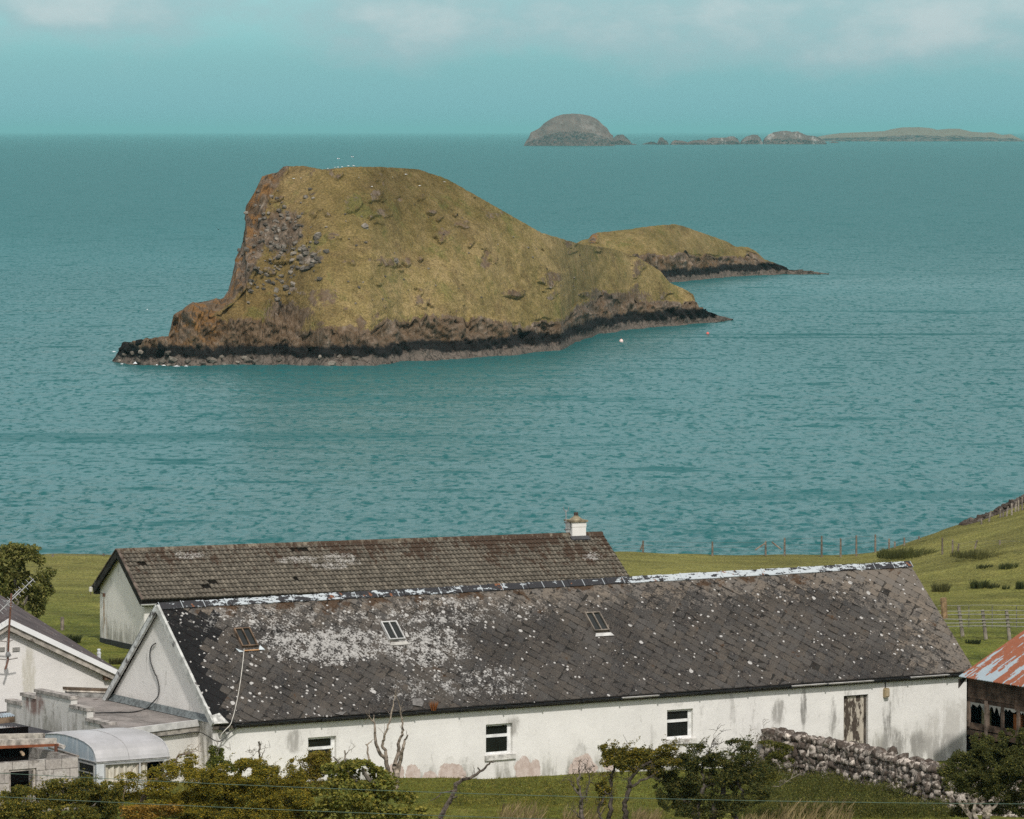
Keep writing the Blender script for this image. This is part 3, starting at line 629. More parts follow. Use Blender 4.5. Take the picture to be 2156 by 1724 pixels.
f = MB(); f.box(wf(u0 + .002, .10, z0), X * .03, Yb * .08, UZ * (z1 - z0 - .002), (.1, .085, .07)); f.box(wf(u0 + .03, .10, z1 - .05), X * (u1 - u0 - .06), Yb * .08, UZ * .048, (.06, .05, .045)); f.box(wf(u1 - .10, .11, z0), X * .08, Yb * .07, UZ * (z1 - z0 - .05), (.10, .085, .07))
f.build('door_frame', timber, dr)
# ---- slates
rng = random.Random(11)
def clip(poly, f):
    o = []
    for i in range(len(poly)):
        a, b = poly[i], poly[(i + 1) % len(poly)]; fa, fb_ = f(a), f(b)
        if fa >= 0: o.append(a)
        if fa * fb_ < 0: t = fa / (fa - fb_); o.append((a[0] + (b[0] - a[0]) * t, a[1] + (b[1] - a[1]) * t))
    return o
UL, UR = .0, LC + .04
sk = []
for c4 in (((491.7, 1326.5), (527, 1325), (539.3, 1363), (507, 1365)), ((801.5, 1313.5), (834.5, 1310.5), (849, 1347), (818, 1352.7)), ((1232, 1293), (1264, 1291.5), (1278, 1330), (1246.7, 1332.5))):
    us = [slope(*q) for q in c4]; sk.append(((us[0][0] + us[3][0]) / 2, (us[1][0] + us[2][0]) / 2, (us[2][1] + us[3][1]) / 2, (us[0][1] + us[1][1]) / 2))
bad = slope(678 + 20, 1500 - 3)
mb = MB(); hd = .262
for side in (0, 1):
    nr = int(SL / hd) + 3; ncol = int((UR - UL) / (2 * hd)) + 3
    for j in range(-1, nr):
        for i in range(-1, ncol):
            cu = UL + i * 2 * hd + (hd if j % 2 else 0); cs = j * hd
            if side == 0 and rng.random() < .0008: continue
            k = .145
            e = [(cu, cs - hd), (cu + hd - k * hd, cs - k * hd), (cu + hd - k * hd, cs + k * hd), (cu, cs + hd), (cu - hd + k * hd, cs + k * hd), (cu - hd + k * hd, cs - k * hd)]
            e = [(cu + (a - cu) * .993, cs + (b - cs) * .993) for a, b in e]
            for fn in (lambda q: q[0] - UL, lambda q: UR - q[0], lambda q: q[1] + .02, lambda q: SL - .03 - q[1]): 
                if len(e) > 2: e = clip(e, fn)
            if len(e) < 3: continue
            t1, t2, h0 = rng.gauss(0, .006), rng.gauss(0, .006), rng.uniform(.020, .023)
            if rng.random() < .02: t1 *= 2.5; t2 *= 2.5
            g_ = rng.gauss(1, .05); warm = rng.random()
            col = (g_ * (.95 + .12 * warm), g_ * (.96 + .04 * warm), g_ * (1.0 - .06 * warm))
            if side == 0:
                # tar black verge strip and patched slates at the near gable end
                if cu < .60 + (.30 if (j // 4) % 2 else 0): col = (.14, .14, .165)
                if cs > SL - 2.0 and cs < SL - .55 and cu < 2.0 + (.25 if j % 3 else -.2) - max(0, SL - 1.45 - cs) * 1.2: col = (.15, .15, .175)
            def hh(a, b): return h0 + -.009 * (b - cs) / hd + t1 * (a - cu) / hd + t2 * (b - cs) / hd
            if side == 0: pts = [rs(a, b, hh(a, b)) for a, b in e]; lo = [rs(a, b, .012) for a, b in e]
            else: pts = [Vector(q) for q in [cw(a, 2 * HW, ze) + (-Yb * HW + UZ * (ZR - ze)).normalized() * b + Vector((Yb.x, Yb.y, HW / (ZR - ze))).normalized() * hh(a, b) for a, b in e]][::-1]; lo = None
            mb.poly(pts, col)
            if lo:
                n = len(e)
                for q in range(n): mb.poly([pts[q], lo[q], lo[(q + 1) % n], pts[(q + 1) % n]], tuple(c * .75 for c in col))
dk = (.34, .33, .32)
mb.prism([rs(UL, -.05, .012), rs(UL, SL, .012), cw(UL, 2 * HW + .02, ze), cw(UL, 2 * HW + .02, ze - .08), rs(UL, SL - .05, -.08), rs(UL, -.05, -.08)], X * (UR - UL), dk)
sm = Mat('lichened_slate'); p = sm.pos()
u_ = sm.dot(X, ubase); z_ = sm.math('DIVIDE', sm.dot(SV, SV.dot(rs(0, 0))), 1.0)
t = sm.attr(); n1 = sm.noise(.55, 5, .62); n2 = sm.noise(3.2, 6, .68); n3 = sm.noise(13, 5, .68); n4 = sm.noise(40, 3, .6)
c = sm.mix(sm.mr(n1, .35, .65), (.024, .0225, .0215), (.060, .0545, .048))
c = sm.mix(sm.mr(n4, .48, .66, 0, .75), c, (.140, .122, .100))
c = sm.mix(sm.mr(n2, .53, .63, 0, .85), c, (.014, .0125, .013))
# warm crust and moss towards the ridge and the far verge
top = sm.math('ADD', sm.mr(z_, SL - 2.6, SL - .1, 0, .40), sm.mr(sm.math('SUBTRACT', u_, sm.math('MULTIPLY', z_, .0)), LC - 5.5, LC, 0, .42))
cr = sm.mr(sm.math('ADD', sm.math('ADD', sm.math('MULTIPLY', n2, .55), sm.math('MULTIPLY', n3, .45)), sm.math('ADD', sm.math('MULTIPLY', top, .30), sm.math('MULTIPLY', sm.math('SUBTRACT', sm.sep(t)[0], 1.0), .06))), .575, .625)
c = sm.mix(sm.math('MULTIPLY', cr, .85), c, sm.mix(n4, (.092, .080, .066), (.215, .188, .155)))
ms = sm.mr(sm.math('ADD', sm.math('MULTIPLY', sm.noise(1.1, 6, .7), 1.0), sm.math('MULTIPLY', sm.mr(z_, SL - 1.3, SL - .1), .13)), .62, .69)
c = sm.mix(sm.math('MULTIPLY', ms, .85), c, sm.mix(n3, (.022, .012, .007), (.085, .045, .018)))
tw = sm.sep(t)[0]
c = sm.mix(1.0, c, t, 'MULTIPLY')
# pale lichen: a broad bloom about the middle skylight, discs elsewhere
def lich(cx, cz, ru, rz): return sm.mr(sm.ell(u_, z_, cx, cz, ru, rz, n1, .7), 1.3, .1)
bl = sm.math('MAXIMUM', sm.math('MAXIMUM', lich(*slope(720, 1358), 4.2, 1.15), sm.math('MULTIPLY', lich(*slope(880, 1362), 2.6, 1.3), .95)), sm.math('MULTIPLY', lich(*slope(560, 1300), 4.0, .8), .62))
bl = sm.math('MAXIMUM', bl, sm.math('MULTIPLY', lich(*slope(930, 1290), 6, .9), .66))
bl = sm.math('MAXIMUM', bl, sm.math('MULTIPLY', lich(*slope(960, 1440), 4.5, 1.0), .62))
blm = sm.mr(sm.math('ADD', sm.math('ADD', sm.math('MULTIPLY', n3, .50), sm.math('MULTIPLY', n2, .50)), sm.math('MULTIPLY', bl, .115)), .585, .640)
c = sm.mix(sm.math('MULTIPLY', blm, sm.math('MULTIPLY', bl, 1.35, clamp=True)), c, sm.mix(n4, (.24, .228, .212), (.44, .425, .40)))
pw = sm.warp(p, 3.0, .16)
for sc_v, thr, lo_, hi_, dens in ((2.6, .19, .10, .12, .925), (6.5, .24, .16, .18, .84), (1.6, .115, .06, .075, .945)):
    dist = sm.vor(sc_v, pw); rnd = sm.sep(sm.vor(sc_v, pw, out='Color'))[0]
    lim = sm.math('MULTIPLY', sm.mr(rnd, sm.math('SUBTRACT', dens, sm.math('MULTIPLY', sm.math('MAXIMUM', bl, sm.mr(u_, 11, 3.5, 0, .5)), .40)), 1.0, 0, 1, False), hi_ * 2.1)
    dd = sm.math('ADD', dist, sm.math('MULTIPLY', sm.math('SUBTRACT', n3, .5), .10))
    c = sm.mix(sm.math('GREATER_THAN', lim, dd), c, sm.mix(n4, (.27, .257, .24), (.54, .52, .49)))
slate = sm.out(c, .86, sm.bump(sm.math('ADD', n3, sm.math('MULTIPLY', n4, .5)), .7, .014), .25)
mb.build('roof', slate, cot)
# ridge flashing: folded lead sheets, white paint coming off black
rmat = Mat('flaking_ridge_paint'); p = rmat.pos(); u_ = rmat.dot(X, ubase)
fl = rmat.noise(3.6, 6, .68, rmat.frame(A0, (X * .6, Yb * 1.0, UZ * 2.2))); fl2 = rmat.noise(11, 4, .6)
ff_ = rmat.math('ADD', rmat.math('MULTIPLY', fl, .75), rmat.math('MULTIPLY', fl2, .25))
cov = rmat.math('ADD', rmat.ramp(rmat.math('DIVIDE', u_, LC), [(0, (.40,) * 3), (.08, (.505,) * 3), (.2, (.50,) * 3), (.25, (.45,) * 3), (.36, (.475,) * 3), (.42, (.43,) * 3), (.57, (.41,) * 3), (.62, (.505,) * 3), (.70, (.58,) * 3), (.85, (.53,) * 3), (.93, (.48,) * 3), (1, (.45,) * 3)]), 0.0)
jn = rmat.mr(rmat.math('ABSOLUTE', rmat.math('SUBTRACT', rmat.math('FRACT', rmat.math('MULTIPLY', u_, 1.098)), .5)), .475, .49)
rc = rmat.mix(rmat.math('MAXIMUM', rmat.mr(rmat.math('SUBTRACT', ff_, cov), .0, -.012), rmat.math('MULTIPLY', jn, .75)), rmat.mix(fl2, (.012, .012, .014), (.035, .033, .035)), rmat.mix(fl2, (.34, .38, .40), (.54, .57, .58)))
rc = rmat.mix(rmat.mr(rmat.noise(2.1, 5, .65), .615, .66), rc, (.20, .075, .03))
ridge_mat = rmat.out(rc, .6, rmat.bump(fl2, .3, .01), .35)
mb = MB(); u = UL - .03; k = 0
SB = (-Yb * HW + UZ * (ZR - ze)).normalized()
while u < UR + .02:
    l = min(rng.uniform(.82, 1.0), UR + .03 - u); h = .055 + .012 * (k % 2) + rng.uniform(0, .006); dw = rng.uniform(.235, .265)
    a0 = cw(u, HW, ZR + h + .035); f0 = rs(u, SL - dw, h); b0 = cw(u, 2 * HW, ze) + SB * (SL - dw) + Vector((Yb.x, Yb.y, HW / (ZR - ze))).normalized() * h
    sag = rng.uniform(-.008, .008); e = X * (l + .03)
    mb.prism([f0, a0, b0, b0 - UZ * .03, a0 - UZ * .05, f0 - UZ * .03 - Yb * -.02], e + UZ * sag)
    mb.prism([f0 + SN * .004, a0 + UZ * .02, b0 + UZ * .02, b0 - UZ * .02, a0 - UZ * .03, f0 - SN * .02], X * .05)
    u += l; k += 1
mb.build('ridge_flashing', ridge_mat, cot)
# verge boards on the near gable, white over grey
mb = MB()
for s0, s1, c in ((0, SL - .05, (.50, .50, .47)),):
    mb.prism([rs(-.10, s0, -.16), rs(-.10, s0, .085), rs(-.10, s1, .085), rs(-.10, s1, -.16)], X * .10, c)
    f = lambda s, h: cw(-.10, 2 * HW, ze) + SB * s + Vector((Yb.x, Yb.y, HW / (ZR - ze))).normalized() * h
    mb.prism([f(s0, -.16), f(s0, .03), f(s1, .03), f(s1, -.16)], X * .10, (.62, .63, .61))
    mb.prism([f(s0, .035), f(s0, .06), f(s1, .06), f(s1, .035)], X * .30, (.17, .19, .18))
mb.build('bargeboard', attr_mat('flaking_bargeboard', .7, .4, 3, .3, .3, dirt=(.10, .09, .085)), cot)
# skylights
for i, (ua, ub, sa, sb) in enumerate(sk):
    fc = ((.16, .11, .075), (.50, .49, .47), (.20, .17, .14))[i]
    f = MB(); t = .045
    for a, b, c_, d_ in ((ua, ua + t, sa, sb), (ub - t, ub, sa, sb), (ua + t, ub - t, sb - t, sb), (ua + t, ub - t, sa, sa + t), ((ua + ub) / 2 - .02, (ua + ub) / 2 + .02, sa + t, sb - t)):
        f.box(rs(a, c_, .02), X * (b - a), SV * (d_ - c_), SN * .11, fc)
    s = f.build('skylight', timber if i != 1 else paint, cot)
    for a, b in ((ua + t, (ua + ub) / 2 - .02), ((ua + ub) / 2 + .02, ub - t)):
        g_ = MB(); g_.box(rs(a, sa + t, .06), X * (b - a), SV * (sb - sa - 2 * t), SN * .02); g_.build('pane', glass, s)
    f = MB()
    if i == 0:
        f.box(rs(ua + .02, sa - .20, .05), X * .62, SV * .05, SN * .02, (.42, .23, .10)); f.add([rs(ua - .28, sa - .02, .055), rs(ua + .02, sa - .22, .055), rs(ua - .20, sa - .22, .055)], [(0, 1, 2)], (.5, .55, .56)); f.add([rs(ub + .10, sa + .06, .055), rs(ub + .22, sa - .18, .055), rs(ub - .05, sa - .17, .055)], [(0, 1, 2)], (.5, .55, .56))
    else:
        f.prism([rs(ua - .06, sa - .25, .05), rs(ub + .10, sa - .25, .05), rs(ub + .02, sa - .10, .065), rs(ua + .02, sa - .10, .065)], SN * .012, (.42, .40, .36) if i == 1 else (.52, .51, .48))
    f.build('flashing', metal, s)
# gutter, fascia
mb = MB(); u = .75; rg = random.Random(4)
while u < LC:
    l = min(rg.choice((1.7, 1.9, 2.2)), LC - u)
    px_ = None; c = (.016, .016, .018)
    if abs(u - fw(1310, 1455)[0]) < 1.0 or u > LC - 9.5 and rg.random() < .55: c = (.50, .48, .46)
    dz = -.02 + .012 * math.sin(u * .9); n = 7; prof = []
    for k in range(n + 1):
        a = math.pi * k / n; prof.append(cw(u, -.10 - .062 * math.cos(a), ze - .045 + dz - .062 * math.sin(a)))
    for k in range(n, -1, -1):
        a = math.pi * k / n; prof.append(cw(u, -.10 - .052 * math.cos(a), ze - .045 + dz - .052 * math.sin(a)))
    mb.prism(prof, X * (l - .015), c)
    if c[0] > .1: mb.box(cw(u, -.165, ze - .06 + dz), X * (l - .015), Yb * .02, UZ * .02, c)
    mb.box(cw(u - .03, -.17, ze - .125 + dz), X * .05, Yb * .15, UZ * .085, BLK)
    u += l
mb.build('gutter', plastic, cot)
mb = MB(); mb.box(cw(-.05, .02, ze - .21), X * (LC + .08), Yb * .035, UZ * .16, (.105, .088, .072)); mb.box(cw(-.05, .056, ze - .215), X * (LC + .05), Yb * .10, UZ * .02, (.05, .045, .04))
mb.build('fascia', timber, cot)
# lamp by the door, floodlight on the fascia
u, z = fw(1863.5, 1458); mb = MB()
pr = [(-.10, -.17), (.06, -.17), (.105, -.13), (.105, .13), (.06, .19), (-.06, .19), (-.10, .12)]
mb.prism([wf(u + a, -.16, z + b) for a, b in pr], Yb * .16, (.36, .28, .16)); mb.prism([wf(u + a * .7, -.19, z + b * .75) for a, b in pr], Yb * .03, (.42, .34, .22)); mb.box(wf(u - .015, -.03, z + .18), X * .03, Yb * .03, UZ * .35, (.05, .05, .05))
mb.build('wall_lamp', plastic, cot)
mb = MB(); o = cw(.15, -.16, ze - .22)
mb.box(o, X * .24 - UZ * .03, Yb * .12, UZ * .09, BLK); mb.box(o + X * .24 - UZ * .06, X * .10 - UZ * .02, Yb * .14, UZ * .12, BLK); mb.box(o + X * .12 - UZ * .12, X * .06, Yb * .10, UZ * .10, BLK)
mb.build('floodlight', plastic, cot)
# slipped slates lying on the roof
for i, (x, y, a) in enumerate(((1683 / 1, 1500, 0),)):
    pass
slp = attr_mat('loose_slate', .9, .4, 9, .2, .4)
mb = MB(); u, s = slope(878, 1482)
mb.prism([rs(u - .26, s - .10, .07), rs(u + .10, s - .20, .06), rs(u + .28, s + .02, .07), rs(u + .2, s + .20, .08), rs(u - .14, s + .2, .075)], SN * .012, (.16, .15, .14))
mb.build('slipped_slate', slp, cot); mb = MB()
u, s = slope(716, 1503)
mb.prism([rs(u - .24, s - .03, .06), rs(u + .02, s - .12, .06), rs(u + .24, s + .03, .06), rs(u + .0, s + .05, .06)], SN * .012, (.15, .14, .13))
mb.build('slipped_slate', slp, cot)
# ---------------------------------------------------------------- tuft of orange weed in the gutter
def tuft(name, c, h, n, col, seed, spread=.12, mat=None, w=.012, label=None, cat='plant', group=None, lean=(0, 0), bld=True):
    r = random.Random(seed); mb = MB()
    for k in range(n):
        a = r.uniform(0, 6.28); q = Vector(c) + Vector((math.cos(a), math.sin(a), 0)) * spread * r.random() ** .5
        hh = h * r.uniform(.5, 1.05); tip = q + Vector((math.cos(a) * hh * r.uniform(.1, .55) + lean[0] * hh, math.sin(a) * hh * r.uniform(.1, .55) + lean[1] * hh, hh))
        md = q * .45 + tip * .55 + UZ * hh * .12; sdv = Vector((math.sin(a * 3), math.cos(a * 3), 0)) * w
        f_ = r.uniform(.6, 1.35); cc = tuple(x * f_ for x in col)
        mb.add([q - sdv, q + sdv, md + sdv * .8, md - sdv * .8, tip], [(0, 1, 2, 3), (3, 2, 4)], cc)
    o = mb.build(name, mat or leaf_mat)
    return tag(o, label, cat, group)
lm = Mat('leaf'); lc = lm.attr(); lb = lm.n('ShaderNodeBsdfPrincipled'); lt = lm.n('ShaderNodeBsdfTranslucent'); lx = lm.n('ShaderNodeMixShader'); lo_ = lm.n('ShaderNodeOutputMaterial')
lm.put(lb.inputs['Base Color'], lc); lb.inputs['Roughness'].default_value = .65; lb.inputs['Specular IOR Level'].default_value = .25; lm.put(lt.inputs[0], lm.hsv(lc, 1.2)); lx.inputs[0].default_value = .40
lm.t.links.new(lb.outputs[0], lx.inputs[1]); lm.t.links.new(lt.outputs[0], lx.inputs[2]); lm.t.links.new(lx.outputs[0], lo_.inputs[0]); leaf_mat = lm.m
u, z = fw(906, 1492); tuft('weed', cw(u, -.10, ze - .06), .38, 60, (.26, .10, .03), 3, .09, label='rusty orange tuft of dried weed growing in the cottage gutter', w=.01)
# ---------------------------------------------------------------- white house behind, with the brown tiled roof
ang = R(23.2); X2 = Vector((math.cos(ang), math.sin(ang), 0)); Y2 = Vector((-X2.y, X2.x, 0))
GB = ghit(302, 1401); d0 = 224.0
WL = pd(303.8, 1272, d0); O2 = Vector((WL.x, WL.y, 0))              # near front corner of the gable
def hw(u, v, z): return O2 + X2 * u + Y2 * v + UZ * z
ze2 = pd(301, 1257, d0).z
q = pplane(210.2, 1232, O2, X2); W2 = (q - O2).dot(Y2)
# ridge above the middle of the gable
rp = pplane(247, 1161, O2 - X2 * .25, X2); ZR2 = rp.z; HW2 = W2 / 2
e_ = pplane(1262, 1124, hw(0, HW2, 0), Y2); L2u = (e_ - O2).dot(X2)
print('house2', W2, ze2, ZR2, L2u)
hs = thing('white_house', hw(L2u / 2, HW2, 10.5), 'white house with brown tiled roof and chimney behind the long cottage', 'house')
g2 = wash_mat('grey_white_harling', Y2, (.86, .82, .765), grime=.3, lowz=11.3, tone_patches=[(Y2.dot(O2) + W2 - .62, ze2 - 1.05, .13, .8, (.36, .20, .09)), (Y2.dot(O2) + W2 - .75, ze2 - 2.3, .35, 1.3, (.42, .33, .24))])
mb = MB(); zb = 9.8
mb.poly([hw(0, W2, zb), hw(0, 0, zb), hw(0, 0, ze2), hw(0, HW2, ZR2 - .12), hw(0, W2, ze2)]); mb.build('gable_wall', g2, hs)
mb = MB(); mb.poly([hw(0, 0, zb), hw(L2u, 0, zb), hw(L2u, 0, ze2), hw(0, 0, ze2)]); mb.poly([hw(L2u, W2, zb), hw(0, W2, zb), hw(0, W2, ze2), hw(L2u, W2, ze2)]); mb.poly([hw(L2u, 0, zb), hw(L2u, W2, zb), hw(L2u, W2, ze2), hw(L2u, HW2, ZR2 - .12), hw(L2u, 0, ze2)])
mb.build('wall', wash_mat('white_harling', X2, (.74, .72, .68), grime=.3), hs)
mb = MB(); mb.poly([hw(-.02, W2, zb), hw(-.02, 0, zb), hw(-.02, 0, gz_(*hw(0, 0, 0).xy) + .22), hw(-.02, W2, gz_(*hw(0, W2, 0).xy) + .22)], (.02, .02, .02)); mb.build('plinth', paint, hs)
OVH = .28
SV2 = (Y2 * HW2 + UZ * (ZR2 - ze2)).normalized(); SN2 = X2.cross(SV2); S0 = -OVH / SV2.dot(Y2) ; S1 = (ZR2 - ze2) / SV2.z
base2 = hw(0, 0, ze2)
def r2(u, s, h=0, back=False):
    if not back: return base2 + X2 * u + SV2 * s + SN2 * (h + .06)
    sb = (-Y2 * HW2 + UZ * (ZR2 - ze2)).normalized(); return hw(0, W2, ze2) + X2 * u + sb * s + (UZ * SV2.dot(Y2) + Y2 * SV2.z) * (h + .06)
def tiled_roof(mb, rf, u0, u1, s0, s1, rows, pitch, col, rng, holes=(), hgt=.048, lift=.055, back=False, seg=6):
    n = max(2, int((u1 - u0) / pitch)); dh = (s1 - s0) / rows
    for r in range(rows):
        a, b = s0 + r * dh, s0 + (r + 1) * dh + .05
        jit = [rng.gauss(0, .006) for _ in range(n + 1)]; tint = [rng.gauss(1, .13) for _ in range(n + 1)]
        for i in range(n):
            if (r, i) in holes: continue
            for k in range(seg):
                t0, t1 = k / seg, (k + 1) / seg
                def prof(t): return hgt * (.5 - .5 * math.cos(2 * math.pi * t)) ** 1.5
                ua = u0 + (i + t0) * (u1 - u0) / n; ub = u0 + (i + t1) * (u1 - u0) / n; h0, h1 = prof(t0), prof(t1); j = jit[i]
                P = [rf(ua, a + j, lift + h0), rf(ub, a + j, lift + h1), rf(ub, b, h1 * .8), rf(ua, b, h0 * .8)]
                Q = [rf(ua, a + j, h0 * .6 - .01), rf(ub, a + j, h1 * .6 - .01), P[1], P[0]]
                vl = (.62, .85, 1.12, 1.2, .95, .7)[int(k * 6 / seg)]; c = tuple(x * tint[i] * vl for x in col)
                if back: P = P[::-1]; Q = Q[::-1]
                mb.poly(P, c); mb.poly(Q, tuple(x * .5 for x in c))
def tile_mat(name, X_, O_, L_, c0, c1, moss, ridge_z, spots=.62, blooms=()):
    m = Mat(name); p = m.pos(); n1 = m.noise(.6, 5, .62); n2 = m.noise(3.5, 5, .68); n3 = m.noise(16, 4, .65); z = m.sep(p)[2]; u = m.dot(X_, X_.dot(O_))
    c = m.mix(m.mr(n2, .35, .65), c0, c1); c = m.hsv(c, m.mr(n3, .25, .75, .65, 1.3)); c = m.mix(1.0, c, m.attr(), 'MULTIPLY')
    st = m.noise(5, 5, .7, m.frame(O_, (X_ * 1.0, UZ * .35, X_.cross(UZ) * .35)))
    mk = m.math('ADD', m.math('MULTIPLY', st, .6), m.math('MULTIPLY', n1, .4))
    mk = m.math('ADD', mk, m.math('ADD', m.mr(z, ridge_z - 1.6, ridge_z, -.02, .085), m.mr(u, L_ * .35, L_, -.015, .04)))
    c = m.mix(m.math('MULTIPLY', m.mr(mk, .555, .615), .9), c, m.mix(n3, (.024, .016, .011), (.080, .046, .028)))
    b = None
    for (cu, cz, ru, rz) in blooms:
        e = m.mr(m.ell(u, z, cu, cz, ru, rz, n1, .6), 1.3, .2); b = e if b is None else m.math('MAXIMUM', b, e)
    sp_ = m.math('ADD', m.math('MULTIPLY', n3, .55), m.math('MULTIPLY', n2, .45))
    if b is not None: sp_ = m.math('ADD', sp_, m.math('MULTIPLY', b, .15))
    c = m.mix(m.mr(sp_, spots, spots + .05, 0, .6), c, (.48, .46, .43))
    return m.out(c, .9, m.bump(n3, .6, .012), .2)
def uz2(px, py):
    e = pplane(px, py, base2, SN2); return (e - O2).dot(X2), e.z
bls = [(*uz2(620, 1178), 1.2, .2), (*uz2(720, 1174), 1.1, .34), (*uz2(690, 1190), 1.2, .2), (*uz2(1240, 1170), .7, .25), (*uz2(395, 1168), 1.0, .2)]
tm2 = tile_mat('brown_concrete_tile', X2, O2, L2u, (.098, .084, .064), (.165, .143, .110), 1, ZR2, .635, bls)
mb = MB(); rg = random.Random(8); ROWS2 = 12; U0, U1 = -.22, L2u + .12; NT = int((U1 - U0) / .21)
def cell(px, py):
    u, z = uz2(px, py); s = (z - ze2) / SV2.z; return (int((s - S0) / ((S1 - S0) / ROWS2)), int((u - U0) / ((U1 - U0) / NT)))
hol = set()
for x, y, n in ((294, 1194, 2), (440, 1226, 2), (433, 1242, 2), (610, 1157, 4), (627, 1226, 1)):
    r, i = cell(x, y)
    for k in range(n): hol.add((r, i + k))
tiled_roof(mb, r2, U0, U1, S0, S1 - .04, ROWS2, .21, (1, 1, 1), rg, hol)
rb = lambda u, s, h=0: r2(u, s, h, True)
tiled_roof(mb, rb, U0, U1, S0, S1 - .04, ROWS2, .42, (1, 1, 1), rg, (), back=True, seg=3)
mb.prism([r2(U0, S0, -.03), r2(U0, S1, -.03), rb(U0, S0, -.03), rb(U0, S0, -.10), r2(U0, S1 - .1, -.10), r2(U0, S0, -.10)], X2 * (U1 - U0), (.06, .05, .04))
roof2 = mb.build('roof', tm2, hs)
mb = MB(); u = U0 - .02; k = 0
while u < U1:
    l = min(.46, U1 + .02 - u); c = rg.choice(((1.15, 1.1, 1.05), (.9, .85, .8), (1.4, 1.4, 1.35))) if rg.random() < .6 else (1, .95, .9)
    arc = [hw(u, HW2 + .19 * math.cos(a), ZR2 - .02 + .15 * math.sin(a) + rg.uniform(0, .012)) for a in np.linspace(0, math.pi, 9)]
    mb.prism(arc, X2 * (l - .012), c); u += l
mb.build('ridge_tiles', tm2, hs)
mb = MB()
for bk in (0, 1):
    f = rb if bk else r2
    mb.prism([f(U0 - .03, S0 - .03, -.30), f(U0 - .03, S0 - .03, .03), f(U0 - .03, S1, .03), f(U0 - .03, S1 - .05, -.30)], X2 * .05, (.035, .032, .028))
    mb.prism([f(U0 - .06, S0 - .03, .03), f(U0 - .06, S0 - .03, .085), f(U0 - .06, S1, .085), f(U0 - .06, S1, .03)], X2 * .12, (.13, .10, .08))
mb.build('bargeboard', timber, hs)
mb = MB(); mb.box(hw(U0, W2 - .02, ze2 - .42), X2 * .25, Y2 * (OVH + .05), UZ * .3, (.03, .028, .025)); mb.build('soffit_box', timber, hs)
mb = MB(); mb.box(hw(U0 + .05, -OVH + .08, ze2 - .42), X2 * (U1 - U0), Y2 * .04, UZ * .26, (.03, .028, .025)); mb.build('fascia', timber, hs)
mb = MB(); u = U0 - .05; sgs = [(U0 - .05, 4.9), (4.95, 7.2), (8.6, 13.6), (14.2, L2u)]
for a, b in sgs:
    arc = [hw(a, -OVH - .06 - .075 * math.cos(t), ze2 - .30 - .075 * math.sin(t)) for t in np.linspace(0, math.pi, 8)]
    mb.prism(arc, X2 * (b - a) + UZ * .03, (.55, .56, .53))
mb.build('gutter', plastic, hs)
# chimney
cz = pplane(1219.5, 1129, hw(0, HW2 - .38, 0), Y2); cu = (cz - O2).dot(X2)
chm = wash_mat('chimney_harling', X2, (.78, .755, .71), grime=.25, lowz=0)
ctop = pd(1219, 1099, cz.y).z
mb = MB(); mb.box(hw(cu - .36, HW2 - .38, ZR2 - .6), X2 * .72, Y2 * .76, UZ * (ctop - ZR2 + .6)); mb.box(hw(cu - .375, HW2 - .395, ZR2 + .42), X2 * .75, Y2 * .79, UZ * (ctop - ZR2 - .44)); ch = mb.build('chimney', chm, hs)
cst = attr_mat('weathered_cope', .9, .5, 5, .2, .6)
mb = MB(); mb.box(hw(cu - .44, HW2 - .46, ctop), X2 * .88, Y2 * .92, UZ * .09, (.24, .20, .13)); mb.lathe(hw(cu, HW2, ctop + .09), [(.36, 0), (.3, .05), (.2, .11), (.13, .16), (.12, .2)], 12, (.26, .22, .145)); mb.build('cope', cst, ch)
mb = MB(); mb.lathe(hw(cu, HW2, ctop + .27), [(.10, 0), (.11, .03), (.10, .05), (.115, .08), (.10, .10), (.115, .13), (.10, .15), (.115, .17), (.09, .18)], 12, (.10, .075, .06)); mb.build('chimney_pot', cst, ch)
mb = MB(); mb.box(hw(cu - .48, HW2 - .56, ZR2 - .33), X2 * .96, SV2 * .30, SN2 * .20, (.045, .045, .048)); mb.build('flashing', metal, ch)
# aerial stand on the chimney
ax = cu - .62; mb = MB(); za = ZR2 + .3
mb.tube([hw(ax, HW2 - .2, za - .1), hw(ax, HW2 - .2, pd(1184.5, 1073, cz.y).z)], .022, 6, (.34, .32, .32))
for zz, w_ in ((za, .2), (ctop - .02, .25)): mb.tube([hw(ax, HW2 - .2, zz), hw(cu - .36, HW2 - .2, zz)], .018, 5, (.12, .11, .11)); mb.box(hw(ax - .07, HW2 - .25, zz - .03), X2 * .14, Y2 * .1, UZ * .06, (.1, .09, .09))
zt = pd(1184.5, 1077, cz.y).z
mb.tube([hw(ax - .13, HW2 - .2, zt + .22), hw(ax - .10, HW2 - .2, zt + .05), hw(ax, HW2 - .2, zt), hw(ax + .12, HW2 - .2, zt + .06), hw(ax + .14, HW2 - .2, zt + .24)], .016, 5, (.2, .19, .19))
mb.tube([hw(cu - .36, HW2 - .2, za - .02), hw(cu - .42, HW2 - .25, za + .3), hw(cu - .37, HW2 - .25, za + .5)], .012, 5, (.05, .05, .05))
tag(mb.build('aerial_mast', metal), 'small forked aerial mast bracketed to the white chimney', 'aerial')
